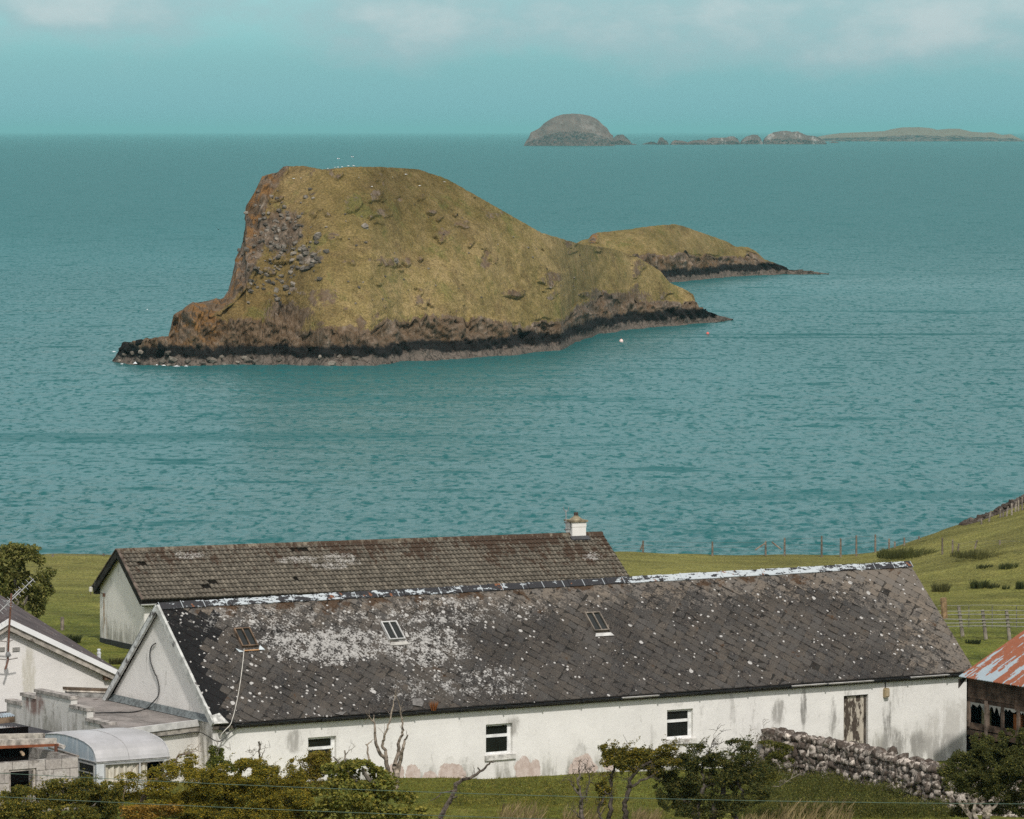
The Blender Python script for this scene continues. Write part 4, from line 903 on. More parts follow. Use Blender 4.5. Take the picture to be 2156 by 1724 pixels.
# bracket lamp under the far eave corner, rusty iron on the gable
mb = MB(); o = pd(199.5, 1233, 226); o2 = pd(191, 1241, 226)
mb.tube([o + UZ * .25, o, (o + o2) / 2 + UZ * .12, o2 + UZ * .1], .02, 6, (.05, .045, .04)); mb.lathe(o2 + UZ * -.1, [(.075, 0), (.085, .05), (.085, .2), (.03, .23)], 10, (.62, .6, .54)); mb.tube([o2 - UZ * .1, o2 - UZ * .27], .02, 6, (.1, .06, .04))
mb.build('bracket_lamp', metal, hs)
mb = MB(); o = pplane(221, 1249, O2 - X2 * .02, X2); mb.box(o, Y2 * .07, -X2 * .10, UZ * -.16, (.11, .05, .03)); mb.tube([o + Y2 * .3 - X2 * .1, o - X2 * .1], .014, 5, (.06, .04, .03)); mb.build('iron_bracket', metal, hs)
# ---------------------------------------------------------------- flat roofed link against the near gable
zr = 13.78
ext = thing('flat_roofed_extension', pz(330, 1500, zr) - UZ * 2.3, 'low flat roofed extension joined to the cottage gable, with a stepped parapet', 'extension')
F0 = pz(431, 1514.5, zr); F1 = pz(228, 1540, zr); B0 = pz(233.6, 1470, zr) ; B1 = pz(150, 1467, zr)
fm2 = Mat('felt_roofing'); p = fm2.pos(); n1 = fm2.noise(.8, 5, .6); n2 = fm2.noise(4, 5, .65)
fc = fm2.mix(fm2.mr(n1, .35, .65), (.155, .140, .128), (.265, .235, .215)); fc = fm2.mix(fm2.mr(n2, .55, .66, 0, .5), fc, (.33, .31, .285)); fc = fm2.mix(fm2.mr(fm2.noise(1.3, 6, .7), .60, .66, 0, .8), fc, (.07, .055, .045))
fa = (fm2.mr(fm2.math('ABSOLUTE', fm2.math('SUBTRACT', fm2.math('FRACT', fm2.math('ADD', fm2.math('MULTIPLY', fm2.dot(Yb, Yb.dot(A0)), .52), fm2.math('MULTIPLY', n1, .05))), .5)), .0, .02, .8, 0))
fb2 = (fm2.mr(fm2.math('ABSOLUTE', fm2.math('SUBTRACT', fm2.math('FRACT', fm2.math('ADD', fm2.math('MULTIPLY', fm2.dot(X, ubase), .31), fm2.math('MULTIPLY', n1, .05))), .5)), .0, .012, .7, 0))
fc = fm2.mix(fm2.math('MAXIMUM', fa, fb2), fc, (.07, .055, .045))
felt = fm2.out(fc, .85, fm2.bump(n2, .4, .01), .3)
mb = MB(); mb.prism([F0, B0, B1, F1], UZ * -.12); mb.build('roof_deck', felt, ext)
ew = wash_mat('extension_harling', X, (.74, .715, .67), grime=.3, lowz=10.9)
dF = (F0 - F1); LF = dF.length; dF.normalize(); nF = Vector((dF.y, -dF.x, 0))
mb = MB(); mb.poly([F1 - UZ * 4 - nF * .1, F0 - UZ * 4 - nF * .1, F0 - UZ * .12 - nF * .1, F1 - UZ * .12 - nF * .1]); mb.poly([F1 - UZ * 4, F1 - UZ * .12, B1 - UZ * .12, B1 - UZ * 4]); mb.poly([B0 - UZ * 4, B1 - UZ * 4, B1 - UZ * .12, B0 - UZ * .12]); mb.build('wall', ew, ext)
mb = MB(); mb.box(F1 - UZ * .20 , dF * (LF + .05), nF * .10, UZ * .235, (.56, .55, .53)); mb.build('roof_edge', paint, ext)
mb = MB(); mb.box(F1 - UZ * .42, dF * (LF + .02), nF * .05, UZ * .215, (.36, .33, .29)); mb.build('fascia', timber, ext)
# lead flashing along the foot of the gable, pale mortar at its corner
ld = attr_mat('grey_lead', .55, .5, 6, .45, .3)
mb = MB(); o = cw(GU, 2 * HW - VW, zr + .02); e = -Yb * (2 * HW - 2 * VW + .05)
mb.prism([o - X * .13, o - X * .10 + UZ * .04, o - X * .012 + UZ * .24, o - X * .004 + UZ * .02], e, (.155, .175, .175)); mb.build('lead_flashing', ld, ext)
mb = MB(); o = cw(-.05, .02, zr - .02); mb.prism([o, o + X * .55 - Yb * .05, o + X * .30 + UZ * .35 + Yb * .2, o + UZ * .28 + Yb * .2], -Yb * .10 + UZ * .06, (.55, .54, .51)); mb.build('mortar_fillet', cst, ext)
# stepped parapet on its far side, and the low kerb at the back
pm = wash_mat('peeling_parapet_paint', Yb, (.62, .60, .56), grime=.95, lowz=13.0, tone_patches=[(Yb.dot(pz(112, 1490, zr)), 14.0, .9, .5, (.22, .15, .13))])
cpm = attr_mat('parapet_cope', .9, .5, 4, .2, .6, dirt=(.10, .085, .075))
PA = pz(14, 1480, zr); PB = pz(229, 1527, zr); dP = (PB - PA); LP = dP.length; dP.normalize(); nP = Vector((dP.y, -dP.x, 0))
if nP.x > 0: nP = -nP
def par_u(px): 
    e = pplane(px, 1480, PA, nP); return (e - PA).dot(dP)
def par_z(px, py): return pplane(px, py, PA, nP).z
stp = [(14, 46, 1469), (46, 75, 1459), (75.5, 150, 1455), (150, 183, 1484), (183, 229, 1514)]
stp = [(14, 46, par_z(30, 1475)), (46, 75.5, par_z(60, 1461)), (75.5, 149.5, par_z(112, 1458)), (149.5, 183, par_z(167, 1487)), (183, 229, par_z(205, 1516))]
mb = MB(); mc = MB()
for a, b, z1 in stp:
    ua, ub = par_u(a), par_u(b); o = PA + dP * ua
    mb.box(Vector((o.x, o.y, zr - .9)), dP * (ub - ua), -nP * .26, UZ * (z1 - zr + .9 - .12))
    mc.box(Vector((o.x, o.y, z1 - .12)) - dP * .06 + nP * .05, dP * (ub - ua + .10), -nP * .36, UZ * .12, (.36, .33, .30))
par = mb.build('parapet', pm, ext); mc.build('cope', cpm, par)
mb = MB(); dB = (B0 - B1); mb.box(B1 - UZ * .1 - dB * .1, dB * 1.1, Yb * .2, UZ * .30, (.30, .29, .27)); k = mb.build('kerb', cpm, ext)
mb = MB(); o = B1 + UZ * .20 - dB * .12 - Yb * .05; mb.box(o, dB * 1.13, Yb * .35, UZ * .05, (.62, .56, .48)); mb.box(o + UZ * .05 + Yb * .02, dB * 1.13, Yb * .36, UZ * .10, (.135, .10, .07)); mb.build('cope', cpm, k)
# ---------------------------------------------------------------- dark lower roof, and the sheet and timber on it
zl = 13.1
lo = thing('outhouse', pz(80, 1530, zl) - UZ * 2, 'low outhouse with a dark felt roof under the stepped parapet', 'outhouse')
df = attr_mat('black_felt', .7, .35, 2, .35, .3)
mb = MB(); q = [pz(-60, 1478, zl), pz(14, 1489, zl), pz(168, 1524, zl), pz(150, 1560, zl), pz(-60, 1560, zl)]; mb.prism(q[::-1], UZ * -.12, (.045, .044, .05)); mb.build('roof', df, lo)
mb = MB(); q2 = q; mb.prism([x - UZ * .12 for x in q[::-1]], UZ * -2.4, (.4, .38, .35)); mb.build('wall', cst, lo)
mb = MB(); a = pz(-30, 1474, zl); mb.box(a, pz(13.5, 1487, zl) - a, Yb * .25, UZ * .42, (.60, .56, .50)); o = mb.build('gable_stub', cst, lo); mb = MB()
for k in range(7):
    t0 = k / 7; p0 = a + (pz(13.5, 1487, zl) - a) * t0; hh = .44 + (.42 - .06 * k); mb.box(p0 + UZ * .42, (pz(13.5, 1487, zl) - a) / 7.2, Yb * .3 - X * .05, UZ * (.42 - .055 * k), (.16, .12, .095))
mb.build('cope', cpm, o)
def corrugated(mb, o, ex, ey, n, h, col, thick=.006, jag=0, rng=None):
    o = Vector(o); ex = Vector(ex); ey = Vector(ey); nn = ex.cross(ey).normalized()
    if nn.z < 0: nn = -nn
    m_ = n * 6; rowA = []; rowB = []
    for i in range(m_ + 1):
        t = i / m_; hh = h * math.cos(2 * math.pi * t * n); j = rng.uniform(0, jag) if rng and jag else 0
        rowA.append(o + ex * t + nn * hh); rowB.append(o + ex * t + ey * (1 - j) + nn * hh)
    for i in range(m_): mb.poly([rowA[i], rowA[i + 1], rowB[i + 1], rowB[i]], col)
    for i in range(m_): mb.poly([rowA[i + 1], rowA[i], rowA[i] - nn * .02, rowA[i + 1] - nn * .02], tuple(c * .6 for c in col))
cs_m = attr_mat('galvanised_sheet', .5, .4, 3, .5, .2, dirt=(.20, .075, .035))
mb = MB(); a = pd(-20, 1511, 170.5); b = pd(31, 1507, 170.5); corrugated(mb, a, b - a, Vector((-.35, .9, .02)) * .8, 10, .025, (.42, .48, .52)); tag(mb.build('corrugated_sheet', cs_m), 'blue grey corrugated sheet lying across a rotten beam on the dark roof', 'metal sheet')
mb = MB(); mb.beam(pd(-20, 1519, 170.6), pd(31, 1513.5, 170.6), .22, .20, (.17, .12, .08)); tag(mb.build('roof_beam', timber), 'rotten brown beam under the blue grey corrugated sheet', 'beam')
rg = random.Random(2); mb = MB(); a = pd(-15, 1535, 170.2); b = pd(45, 1537, 170.2); corrugated(mb, a, b - a, Vector((-.3, .9, .16)) * .55, 12, .025, (.50, .50, .50), jag=.5, rng=rg); tag(mb.build('broken_sheet', cs_m), 'broken pale corrugated sheet with a torn edge above the block shed', 'metal sheet')
mb = MB(); mb.prism([pd(32, 1544, 170), pd(45, 1539, 170), pd(60, 1536, 170), pd(52, 1543, 170), pd(40, 1546, 170)], Vector((-.15, .3, .02)), (.13, .045, .022)); tag(mb.build('rusty_scrap', metal), 'dark red rusty scrap of iron beside the broken sheet', 'scrap metal')
# ---------------------------------------------------------------- roofless block shed
yS = 167.0
Sh = pd(164.5, 1594, yS); zs = Sh.z; S00 = Vector((Sh.x, Sh.y, 0))
def shw(u, v, z): return S00 - X * u + Yb * v + UZ * z       # u runs away from the corner along the front
shd = thing('block_shed', S00 + UZ * 11.3, 'ruined concrete block shed with an empty window and no roof', 'shed')
bm_ = Mat('old_concrete_block'); p = bm_.pos(); uu = bm_.dot(X, X.dot(S00)); vv_ = bm_.dot(Yb, Yb.dot(S00)); z = bm_.sep(p)[2]
cx_ = bm_.n('ShaderNodeCombineXYZ'); bm_.put(cx_.inputs[0], bm_.math('ADD', uu, vv_)); bm_.put(cx_.inputs[1], bm_.math('ADD', z, -zs))
br = bm_.n('ShaderNodeTexBrick'); bm_.put(br.inputs['Vector'], cx_.outputs[0]); br.inputs['Scale'].default_value = 1; br.inputs['Brick Width'].default_value = .62; br.inputs['Row Height'].default_value = .36; br.inputs['Mortar Size'].default_value = .011; br.inputs['Mortar Smooth'].default_value = .3
for k, v_ in (('Color1', (.36, .325, .295, 1)), ('Color2', (.46, .42, .38, 1)), ('Mortar', (.15, .135, .12, 1))): br.inputs[k].default_value = v_
n1 = bm_.noise(2.2, 6, .65); n2 = bm_.noise(14, 4, .65)
c = bm_.mix(bm_.mr(n1, .48, .62, 0, .65), br.outputs['Color'], (.52, .49, .45)); c = bm_.mix(bm_.mr(bm_.noise(1.4, 6, .7), .55, .66, 0, .7), c, (.16, .14, .12)); c = bm_.hsv(c, bm_.mr(n2, .2, .8, .75, 1.2))
blk = bm_.out(c, .95, bm_.bump(bm_.math('ADD', n2, bm_.math('MULTIPLY', br.outputs['Fac'], -1.5)), .7, .02), .15)
def shu(px, py):
    e = pplane(px, py, S00, Yb); return -(e - S00).dot(X), e.z
ua, z1 = shu(19, 1621); ub, _ = shu(77, 1617); _, z0 = shu(50, 1677)
mb = MB(); LS = 4.6
frm = lambda u, v, z: shw(LS - u, v, z)
wall_panel(mb, frm, LS, zs, 10.8, [(LS - ua, LS - ub, z0, z1)], .20)
for k in range(12):
    pass
mb.poly([shw(0, 0, zs), shw(LS, 0, zs), shw(LS, .2, zs), shw(0, .2, zs)][::-1])
e2 = pplane(104, 1576, S00, X); DS = (e2 - S00).dot(Yb)
mb.box(shw(0, .2, 10.8), -(-X) * -.2, Yb * 3.4, UZ * (zs - 10.8)); mb.box(shw(0, 3.6, 10.8), -X * LS, Yb * .2, UZ * (zs - 10.8 + .1)); mb.box(shw(LS, 0, 10.8), -X * .2, Yb * 3.8, UZ * (zs - 10.8))
mb.build('wall', blk, shd)
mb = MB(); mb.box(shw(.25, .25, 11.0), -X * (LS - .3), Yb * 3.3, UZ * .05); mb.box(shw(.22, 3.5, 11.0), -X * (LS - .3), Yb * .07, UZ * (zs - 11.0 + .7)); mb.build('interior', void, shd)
f = MB(); t = .075; wc = (.44, .39, .34)
f.box(shw(ua, .04, z0), X * t, Yb * .1, UZ * (z1 - z0 - .002), wc); f.box(shw(ub + t + .03, .04, z0), X * t, Yb * .1, UZ * (z1 - z0 - .002), wc); f.box(shw(ua - t, .04, z1 - t), X * (ua - ub - 2 * t - .03), Yb * .1, UZ * (t - .002), wc); f.build('window_frame', timber, shd)
mb = MB(); a, b = pd(122, 1566, 168.6), pd(-30, 1568, 166.6)
mb.box(pd(-30, 1574, 166.9), pd(120, 1569.5, 168.6) - pd(-30, 1574, 166.9), Yb * .2, UZ * .25, (.42, .38, .33)); bm1 = mb.build('beam', cpm, shd)
mb = MB(); mb.box(pd(-30, 1559, 168.3), pd(95, 1556, 169.6) - pd(-30, 1559, 168.3), Yb * .2, UZ * .2, (.44, .40, .34)); mb.build('beam', cpm, shd)
mb = MB(); mb.box(pd(-30, 1577.5, 166.8), pd(124, 1571, 168.6) - pd(-30, 1577.5, 166.8), Yb * .12, UZ * .09, (.24, .075, .03)); mb.tube([pd(118, 1600, 168.5), pd(118, 1566, 168.5)], .06, 8, (.12, .045, .025)); mb.tube([pd(45, 1584, 167.6), pd(49, 1588, 166.6)], .06, 6, (.34, .24, .15))
mb.build('rusty_girder', metal, shd)
mb = MB(); o = pd(120, 1566, 169); mb.tube([o, pd(136, 1571.5, 168.6)], .05, 8, (.5, .47, .42)); mb.tube([pd(122, 1572, 168.8), pd(134, 1574.5, 168.4)], .045, 8, (.42, .39, .35)); mb.beam(pd(104, 1574, 170.2), pd(164, 1592.5, 167.4), .10, .07, (.22, .19, .16)); mb.build('pipe', metal, shd)
# ---------------------------------------------------------------- old caravan
cc_ = pd(203, 1604, 168.0); ZC = cc_.z; C0 = Vector((cc_.x, cc_.y, 0)); gcz = gz_(C0.x, C0.y)
def cv(u, v, z): return C0 + X * u + Yb * v + UZ * z
e = pplane(356, 1590, C0, Yb); WC = (e - C0).dot(X)
prof = [(0, 0), (.03, .12), (.09, .26), (.19, .38), (.36, .49), (.6, .58), (.95, .655), (1.4, .71), (1.9, .74), (2.5, .745), (3.1, .71), (3.7, .64), (4.2, .56)]
car = thing('caravan', cv(WC / 2, 2, gcz), 'old silver caravan with a rounded roof behind the hedge', 'caravan')
al = Mat('dull_aluminium'); p = al.pos(); n1 = al.noise(1.2, 5, .6); n2 = al.noise(9, 4, .6)
ac = al.mix(al.mr(n1, .3, .7), (.42, .41, .40), (.54, .525, .52)); ac = al.mix(al.mr(n2, .62, .7, 0, .4), ac, (.30, .29, .27)); alu = al.out(ac, .42, al.bump(n1, .15, .05), .5, .35)
bl_ = Mat('faded_blue_panel'); p = bl_.pos(); st = bl_.noise(3, 5, .65, bl_.sv((1, 1, .2), p)); blue = bl_.out(bl_.mix(bl_.mr(st, .42, .66), (.36, .43, .48), (.56, .60, .62)), .5, None, .4)
mb = MB(); pts = [cv(0, v, ZC + z) for v, z in prof]
# rounded roof skin, drawn in slightly at its ends
nu = 24; grid = []
for i in range(nu + 1):
    t = i / nu; u = WC * t; ed = min(t, 1 - t) * WC; k = 1 - .10 * max(0, 1 - ed / .30) ** 2
    grid.append([cv(u, v - (0 if ed > .02 else 0), ZC + z * k - (0 if z else .0)) for v, z in prof])
for i in range(nu):
    for j in range(len(prof) - 1): mb.add([grid[i][j], grid[i + 1][j], grid[i + 1][j + 1], grid[i][j + 1]], [(0, 1, 2, 3)])
rf_ = mb.build('roof', alu, car, True)
mb = MB()
for t in (.45,):
    u = WC * t; mb.tube([cv(u, v, ZC + z + .004) for v, z in prof], .010, 6, (.34, .33, .32))
for u in (.0, WC): mb.tube([cv(u, v, ZC + z * .9 + .012) for v, z in prof], .022, 6, (.45, .45, .45))
mb.box(cv(-.02, -.035, ZC - .05), X * (WC + .04), Yb * .05, UZ * .06, (.45, .44, .42)); mb.box(cv(-.02, -.05, ZC - .015), X * (WC + .04), Yb * .03, UZ * .012, (.1, .1, .1)); mb.build('trim', metal, rf_)
zb_ = gcz + .35
mb = MB(); side = [cv(.0, v, ZC + z * .9) for v, z in prof]
mb.poly([cv(0, 4.2, zb_)] + [cv(0, 0, zb_)] + side); mb.poly([cv(WC, 0, zb_), cv(WC, 4.2, zb_)] + [cv(WC, v, ZC + z * .9) for v, z in reversed(prof)])
mb.poly([cv(WC, 4.2, zb_), cv(0, 4.2, zb_), cv(0, 4.2, ZC + .5), cv(WC, 4.2, ZC + .5)]); mb.build('side_panel', blue, car)
def cvu(px, py): e = pplane(px, py, C0, Yb); return (e - C0).dot(X), e.z
ua, z1 = cvu(220, 1609); ub, _ = cvu(345, 1597); _, z0 = cvu(221, 1652)
mb = MB(); wall_panel(mb, cv, WC, ZC, zb_, [(ua, ub, z0, z1)], .06); mb.build('front_panel', attr_mat('white_caravan_paint', .5, .15, 2, .4, .1), car) if False else None
cpaint = attr_mat('caravan_paint', .5, .2, 2, .4, .1)
mb = MB(); wall_panel(mb, cv, WC, ZC, zb_, [(ua, ub, z0, z1)], .06, col=(.58, .60, .61)); mb.box(cv(.1, -.012, ZC - .62), X * .13, Yb * .012, UZ * .12, (.35, .35, .35)); mb.build('front_panel', cpaint, car)
mb = MB(); t = .035
for a, b, c_, d_ in ((ua - .01, ua + t, z0 - .01, z1 + .01), (ub - t, ub + .01, z0 - .01, z1 + .01), (ua + t, ub - t, z1 - t, z1 + .01), (ua + t, ub - t, z0 - .01, z0 + t)): mb.box(cv(a, -.014, c_), X * (b - a), Yb * .05, UZ * (d_ - c_), (.30, .30, .29))
um = cvu(294.5, 1601)[0]; mb.box(cv(um - .03, -.014, z0 + t), X * .06, Yb * .05, UZ * (z1 - z0 - 2 * t), (.52, .52, .51)); wn = mb.build('window', cpaint, car)
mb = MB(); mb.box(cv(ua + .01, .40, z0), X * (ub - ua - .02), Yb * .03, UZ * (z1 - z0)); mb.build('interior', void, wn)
ctm = Mat('cream_curtain'); p = ctm.pos(); fo = ctm.noise(9, 4, .6, ctm.frame(C0, (X, Yb * 1, UZ * .12))); cur = ctm.out(ctm.mix(ctm.mr(fo, .38, .62), (.40, .36, .29), (.66, .62, .53)), .9, ctm.bump(fo, .8, .03), .1)
for a, b in ((ua + .03, um - .03), (um + .03, cvu(313, 1600)[0])):
    mb = MB(); n = 60; vs = []; fs = []
    for i in range(n + 1):
        u = a + (b - a) * i / n; w_ = .035 * math.sin(u * 26) + .015 * math.sin(u * 61); vs += [cv(u, .10 + w_, z0 + .02), cv(u, .10 + w_, z1 - .02)]
    for i in range(n): fs.append((2 * i, 2 * i + 2, 2 * i + 3, 2 * i + 1))
    mb.add(vs, fs); mb.build('curtain', cur, wn, True)
e = pplane(199, 1600, C0, X); va = (e - C0).dot(Yb); e = pplane(166, 1599, C0, X); vb = (e - C0).dot(Yb); zt_ = ZC - .10
mb = MB(); 
for a, b, c_, d_ in ((va, va + .05, zt_ - .9, zt_), (vb - .05, vb, zt_ - .9, zt_), (va + .05, vb - .05, zt_ - .05, zt_), (va + .05, vb - .05, zt_ - .36, zt_ - .32)): mb.box(cv(-.03, a, c_), Yb * (b - a), X * .05, UZ * (d_ - c_), (.42, .42, .40))
mb.box(cv(-.04, va - .1, ZC - .03), Yb * 2.1, X * .04, UZ * .03, (.36, .36, .35)); mb.box(cv(-.03, va - .1, ZC - .075), Yb * 2.1, X * .03, UZ * .02, (.2, .2, .2))
sw = mb.build('window', cpaint, car); mb = MB(); mb.box(cv(-.012, va + .05, zt_ - .9), Yb * (vb - va - .1), X * .008, UZ * .85); mb.build('pane', glass, sw)
# ---------------------------------------------------------------- bungalow at the edge of the farmyard
yB = 187.0; aB = R(38); X3 = Vector((math.cos(aB), math.sin(aB), 0)); Y3 = Vector((-X3.y, X3.x, 0))
E0 = pd(237, 1424, yB); O3 = Vector((E0.x, E0.y, 0))                 # right hand corner of its gable
def bw(u, v, z): return O3 + X3 * u + Y3 * v + UZ * z
pk_ = pplane(18, 1303, bw(0, -.3, 0), Y3); up = (pk_ - O3).dot(X3); zp = pk_.z; en = pplane(257, 1416, bw(0, -.3, 0), Y3); ue = (en - O3).dot(X3); zn = en.z
bun = thing('bungalow', bw(up, 2, 11), 'white bungalow gable with a broad white bargeboard and dark slate roof', 'bungalow')
bwm = wash_mat('smooth_white_harling', X3, (.77, .74, .705), grime=.16, lowz=10.9, tone_patches=[(X3.dot(O3) + (pplane(60, 1440, O3, Y3) - O3).dot(X3), 14.5, .35, 1.2, (.55, .52, .45))])
mb = MB(); tl = (zp - zn) / (ue - up); zw = zp - .28
mb.poly([bw(0, 0, 10), bw(0, 0, zw - tl * (0 - up)), bw(up, 0, zw), bw(2 * up - 0, 0, zw + tl * (up)), bw(2 * up, 0, 10)][::-1]); mb.poly([bw(0, 0, 10), bw(0, 9, 10), bw(0, 9, zw + tl * up), bw(0, 0, zw + tl * up)]); mb.build('wall', bwm, bun)
def rk_(u, dz, v=-.3): return bw(u, v, zp - tl * abs(u - up) + dz)
mb = MB()
for sgn in (1, -1):
    e_ = up + sgn * (ue - up); wv = rk_
    mb.prism([rk_(up, -.20, -.34), rk_(up, .02, -.34), rk_(e_, .02, -.34), rk_(e_, -.20, -.34)], Y3 * .07, (.80, .80, .79))
brg = mb.build('bargeboard', attr_mat('fresh_white_board', .5, .08, 1, .3, .05), bun)
mb = MB()
for sgn in (1, -1):
    e_ = up + sgn * (ue - up) * .985; mb.prism([rk_(up, -.42, -.26), rk_(up, -.195, -.26), rk_(e_, -.195, -.26), rk_(e_, -.42, -.26)], Y3 * .05, (.42, .38, .33)); mb.prism([rk_(up, -.41, -.215), rk_(up, -.385, -.215), rk_(e_, -.385, -.215), rk_(e_, -.41, -.215)], Y3 * .22, (.30, .28, .25))
mb.build('soffit', attr_mat('peeling_soffit', .85, .4, 3, .2, .4, dirt=(.09, .075, .06)), bun)
o = pplane(222, 1432, bw(0, -.2, 0), Y3); mb = MB(); mb.box(o, X3 * .55, Y3 * .4, UZ * .30, (.17, .115, .08)); mb.build('eave_box', timber, bun)
R0 = rk_(up, .03); Ee = rk_(ue, .03); 
tv = Vector((0, 0, 0)); nrm = (R0 - Ee).cross(Y3).normalized()
# far verge of the roof runs up past the peak towards the main ridge out of frame
Ef = Ee + Y3 * .75; fr_ = pd(-60, 1214, 194)
print('bung', up, ue, zp, zn, R0, Ef, fr_)
bt = Mat('dark_bungalow_slate'); p = bt.pos(); n1 = bt.noise(1.0, 5, .65); n2 = bt.noise(8, 5, .68); sv_ = bt.noise(4.5, 4, .6, bt.frame(O3, (X3 * .6, Y3 * .25, UZ * 4)))
c = bt.mix(bt.mr(n1, .35, .65), (.062, .050, .050), (.115, .094, .090)); c = bt.mix(bt.mr(n2, .58, .66, 0, .6), c, (.03, .022, .02)); c = bt.mix(bt.mr(sv_, .66, .70, 0, .8), c, (.40, .38, .36)); c = bt.mix(bt.mr(bt.noise(2, 6, .7), .60, .68, 0, .7), c, (.13, .05, .025))
rws = bt.math('FRACT', bt.math('MULTIPLY', bt.sep(p)[2], 8.5))
btm = bt.out(c, .88, bt.bump(bt.math('ADD', bt.math('MULTIPLY', rws, .6), n2), .8, .015), .2)
mb = MB(); mb.prism([R0, Ee, Ef, fr_], nrm * (-.05 if nrm.z > 0 else .05)); l0 = rk_(2 * up - ue, .03); mb.prism([R0, l0, l0 + Y3 * 4, R0 + Y3 * 4][::-1], UZ * -.05); mb.prism([R0 + Y3 * .02, fr_, fr_ - X3 * 3 - UZ * 1.8, R0 - X3 * 3 - UZ * 1.8 + Y3 * .4], UZ * -.04); mb.build('roof', btm, bun)
mb = MB(); o = pd(208.3, 1389, 188.2); hF = pd(208, 1366, 188.2).z - o.z + .1; mb.lathe(o - UZ * .1, [(.075, 0), (.075, hF * .6), (.085, hF * .62), (.085, hF * .72), (.06, hF * .74), (.06, hF * .92), (.075, hF * .94), (.065, hF)], 12, (.62, .64, .64)); mb.build('flue_pipe', metal, bun)
for xa, xb in ((26, 41), (-6, 9.5)):
    a = pplane(xa, 1372, O3 - Y3 * .01, Y3); b = pplane(xb, 1362, O3 - Y3 * .01, Y3); mb = MB(); du = (b - a).dot(X3)
    mb.box(a, X3 * du, -Y3 * .02, UZ * (b.z - a.z), (.62, .60, .57))
    for k in range(5): mb.box(a + UZ * (.015 + k * (b.z - a.z) / 5) - Y3 * .022, X3 * du, -Y3 * .012, UZ * .018, (.36, .34, .31))
    mb.build('wall_vent', paint, bun)
# television aerial on a rusty mast fixed to that gable
mb = MB(); vB = -.55; ap = lambda px, py, dv=0: pplane(px, py, bw(0, vB + dv, 0), Y3)
t_ = thing('television_aerial', ap(14, 1405), 'rusty television aerial mast standing against the bungalow gable', 'aerial')
mb.tube([ap(11, 1409), ap(16.5, 1392), ap(19, 1330), ap(24, 1249)], .038, 8, (.15, .065, .04)); mb.build('mast', metal, t_)
mb = MB(); mb.tube([ap(-12, 1298), ap(70.5, 1219)], .02, 6, (.34, .34, .33)); mb.tube([ap(14, 1269), ap(41, 1241), ap(46, 1241)], .016, 6, (.34, .34, .33))
for k in range(11):
    t = k / 10; c_ = ap(-8 + 76 * t, 1293 - 73.5 * t); s_ = .20 + .06 * (1 - t); mb.tube([c_ - Y3 * s_ - UZ * .1, c_ + Y3 * s_ + UZ * .1], .009, 5, (.38, .38, .37))
for k in range(4): c_ = ap(12 + 2 * k, 1270 - 6 + 4 * k); mb.tube([c_ - Y3 * .3, c_ + Y3 * .3], .009, 5, (.4, .4, .4))
mb.build('boom', metal, t_)
mb = MB()
for y, x1 in ((1349, 27), (1387, 37)): mb = MB(); mb.tube([ap(-14, y - 1), ap(16.5, y + 2), ap(x1, y - 2)], .024, 6, (.30, .27, .25)); mb.build('bracket', metal, t_)
mb = MB(); o = ap(17, 1378, -.05); mb.lathe(o - UZ * .09, [(.05, 0), (.095, .03), (.1, .1), (.08, .16), (.03, .2)], 10, (.20, .20, .20)); mb.build('junction_box', plastic, t_)
# ---------------------------------------------------------------- rusty roofed shed at the far end of the cottage
zE = pd(2031, 1419, 187.6).z; S3 = pd(2031, 1419, 187.6); O4 = Vector((S3.x, S3.y, 0)); DV = -Yb
def sw4(u, v, z): return O4 + X * u + DV * v + UZ * z                # v comes toward the viewer along its eave
rsh = thing('wooden_shed', sw4(2, 3, 10.6), 'wooden shed with a rusty corrugated roof and broken windows', 'shed')
pkp = pplane(2158, 1330, O4, DV); ur = (pkp - O4).dot(X); zR4 = pkp.z; tl4 = (zR4 - zE) / ur
m = Mat('rusted_corrugated_iron'); p = m.pos(); fr = m.frame(O4, ((X + UZ * tl4).normalized() * .42, DV * 2.2, UZ * .0)); n1 = m.noise(.95, 5, .55, fr); n2 = m.noise(7, 5, .65); n3 = m.noise(.8, 3)
rm = m.mr(m.math('ADD', m.math('MULTIPLY', n1, .88), m.math('MULTIPLY', n2, .12)), .475, .49)
rc = m.mix(rm, m.mix(n2, (.20, .25, .28), (.34, .40, .43)), m.mix(n2, (.13, .036, .015), (.31, .095, .036))); rc = m.mix(m.mr(n2, .60, .64, 0, .5), rc, (.18, .17, .16)); rust = m.out(rc, .6, m.bump(n2, .3, .01), .35)
mb = MB(); LL = 9.0; o = sw4(-.18, -.12, zE - tl4 * .18); corrugated(mb, o, DV * LL, (X * (ur * 1.35 + .18)) + UZ * tl4 * (ur * 1.35 + .18), int(LL / .095), .022, (1, 1, 1)); mb.build('roof', rust, rsh)
plk = attr_mat('dark_planking', .9, .7, 2.5, .15, .8)
mb = MB(); rg = random.Random(6); zg = 9.8; wz = [(zE - .05 - k * .21) for k in range(6)]
for k in range(5):
    for s_ in range(3): c_ = rg.uniform(.05, .125); mb.box(sw4(.05 + rg.uniform(0, .02), .12 + s_ * 3 + .005, wz[k + 1] + .008), DV * 2.985, X * .03, UZ * .20, (c_, c_ * .68, c_ * .5))
for v, z0_, z1_ in ((.12, zE - 2.6, zE - .05),): pass
for k, zz in enumerate((zE - 2.08, zE - 2.33)):
    c_ = rg.uniform(.07, .13); mb.box(sw4(.05, .12, zz), DV * 8.6, X * .035, UZ * (.20 if k else .24), (c_, c_ * .68, c_ * .5))
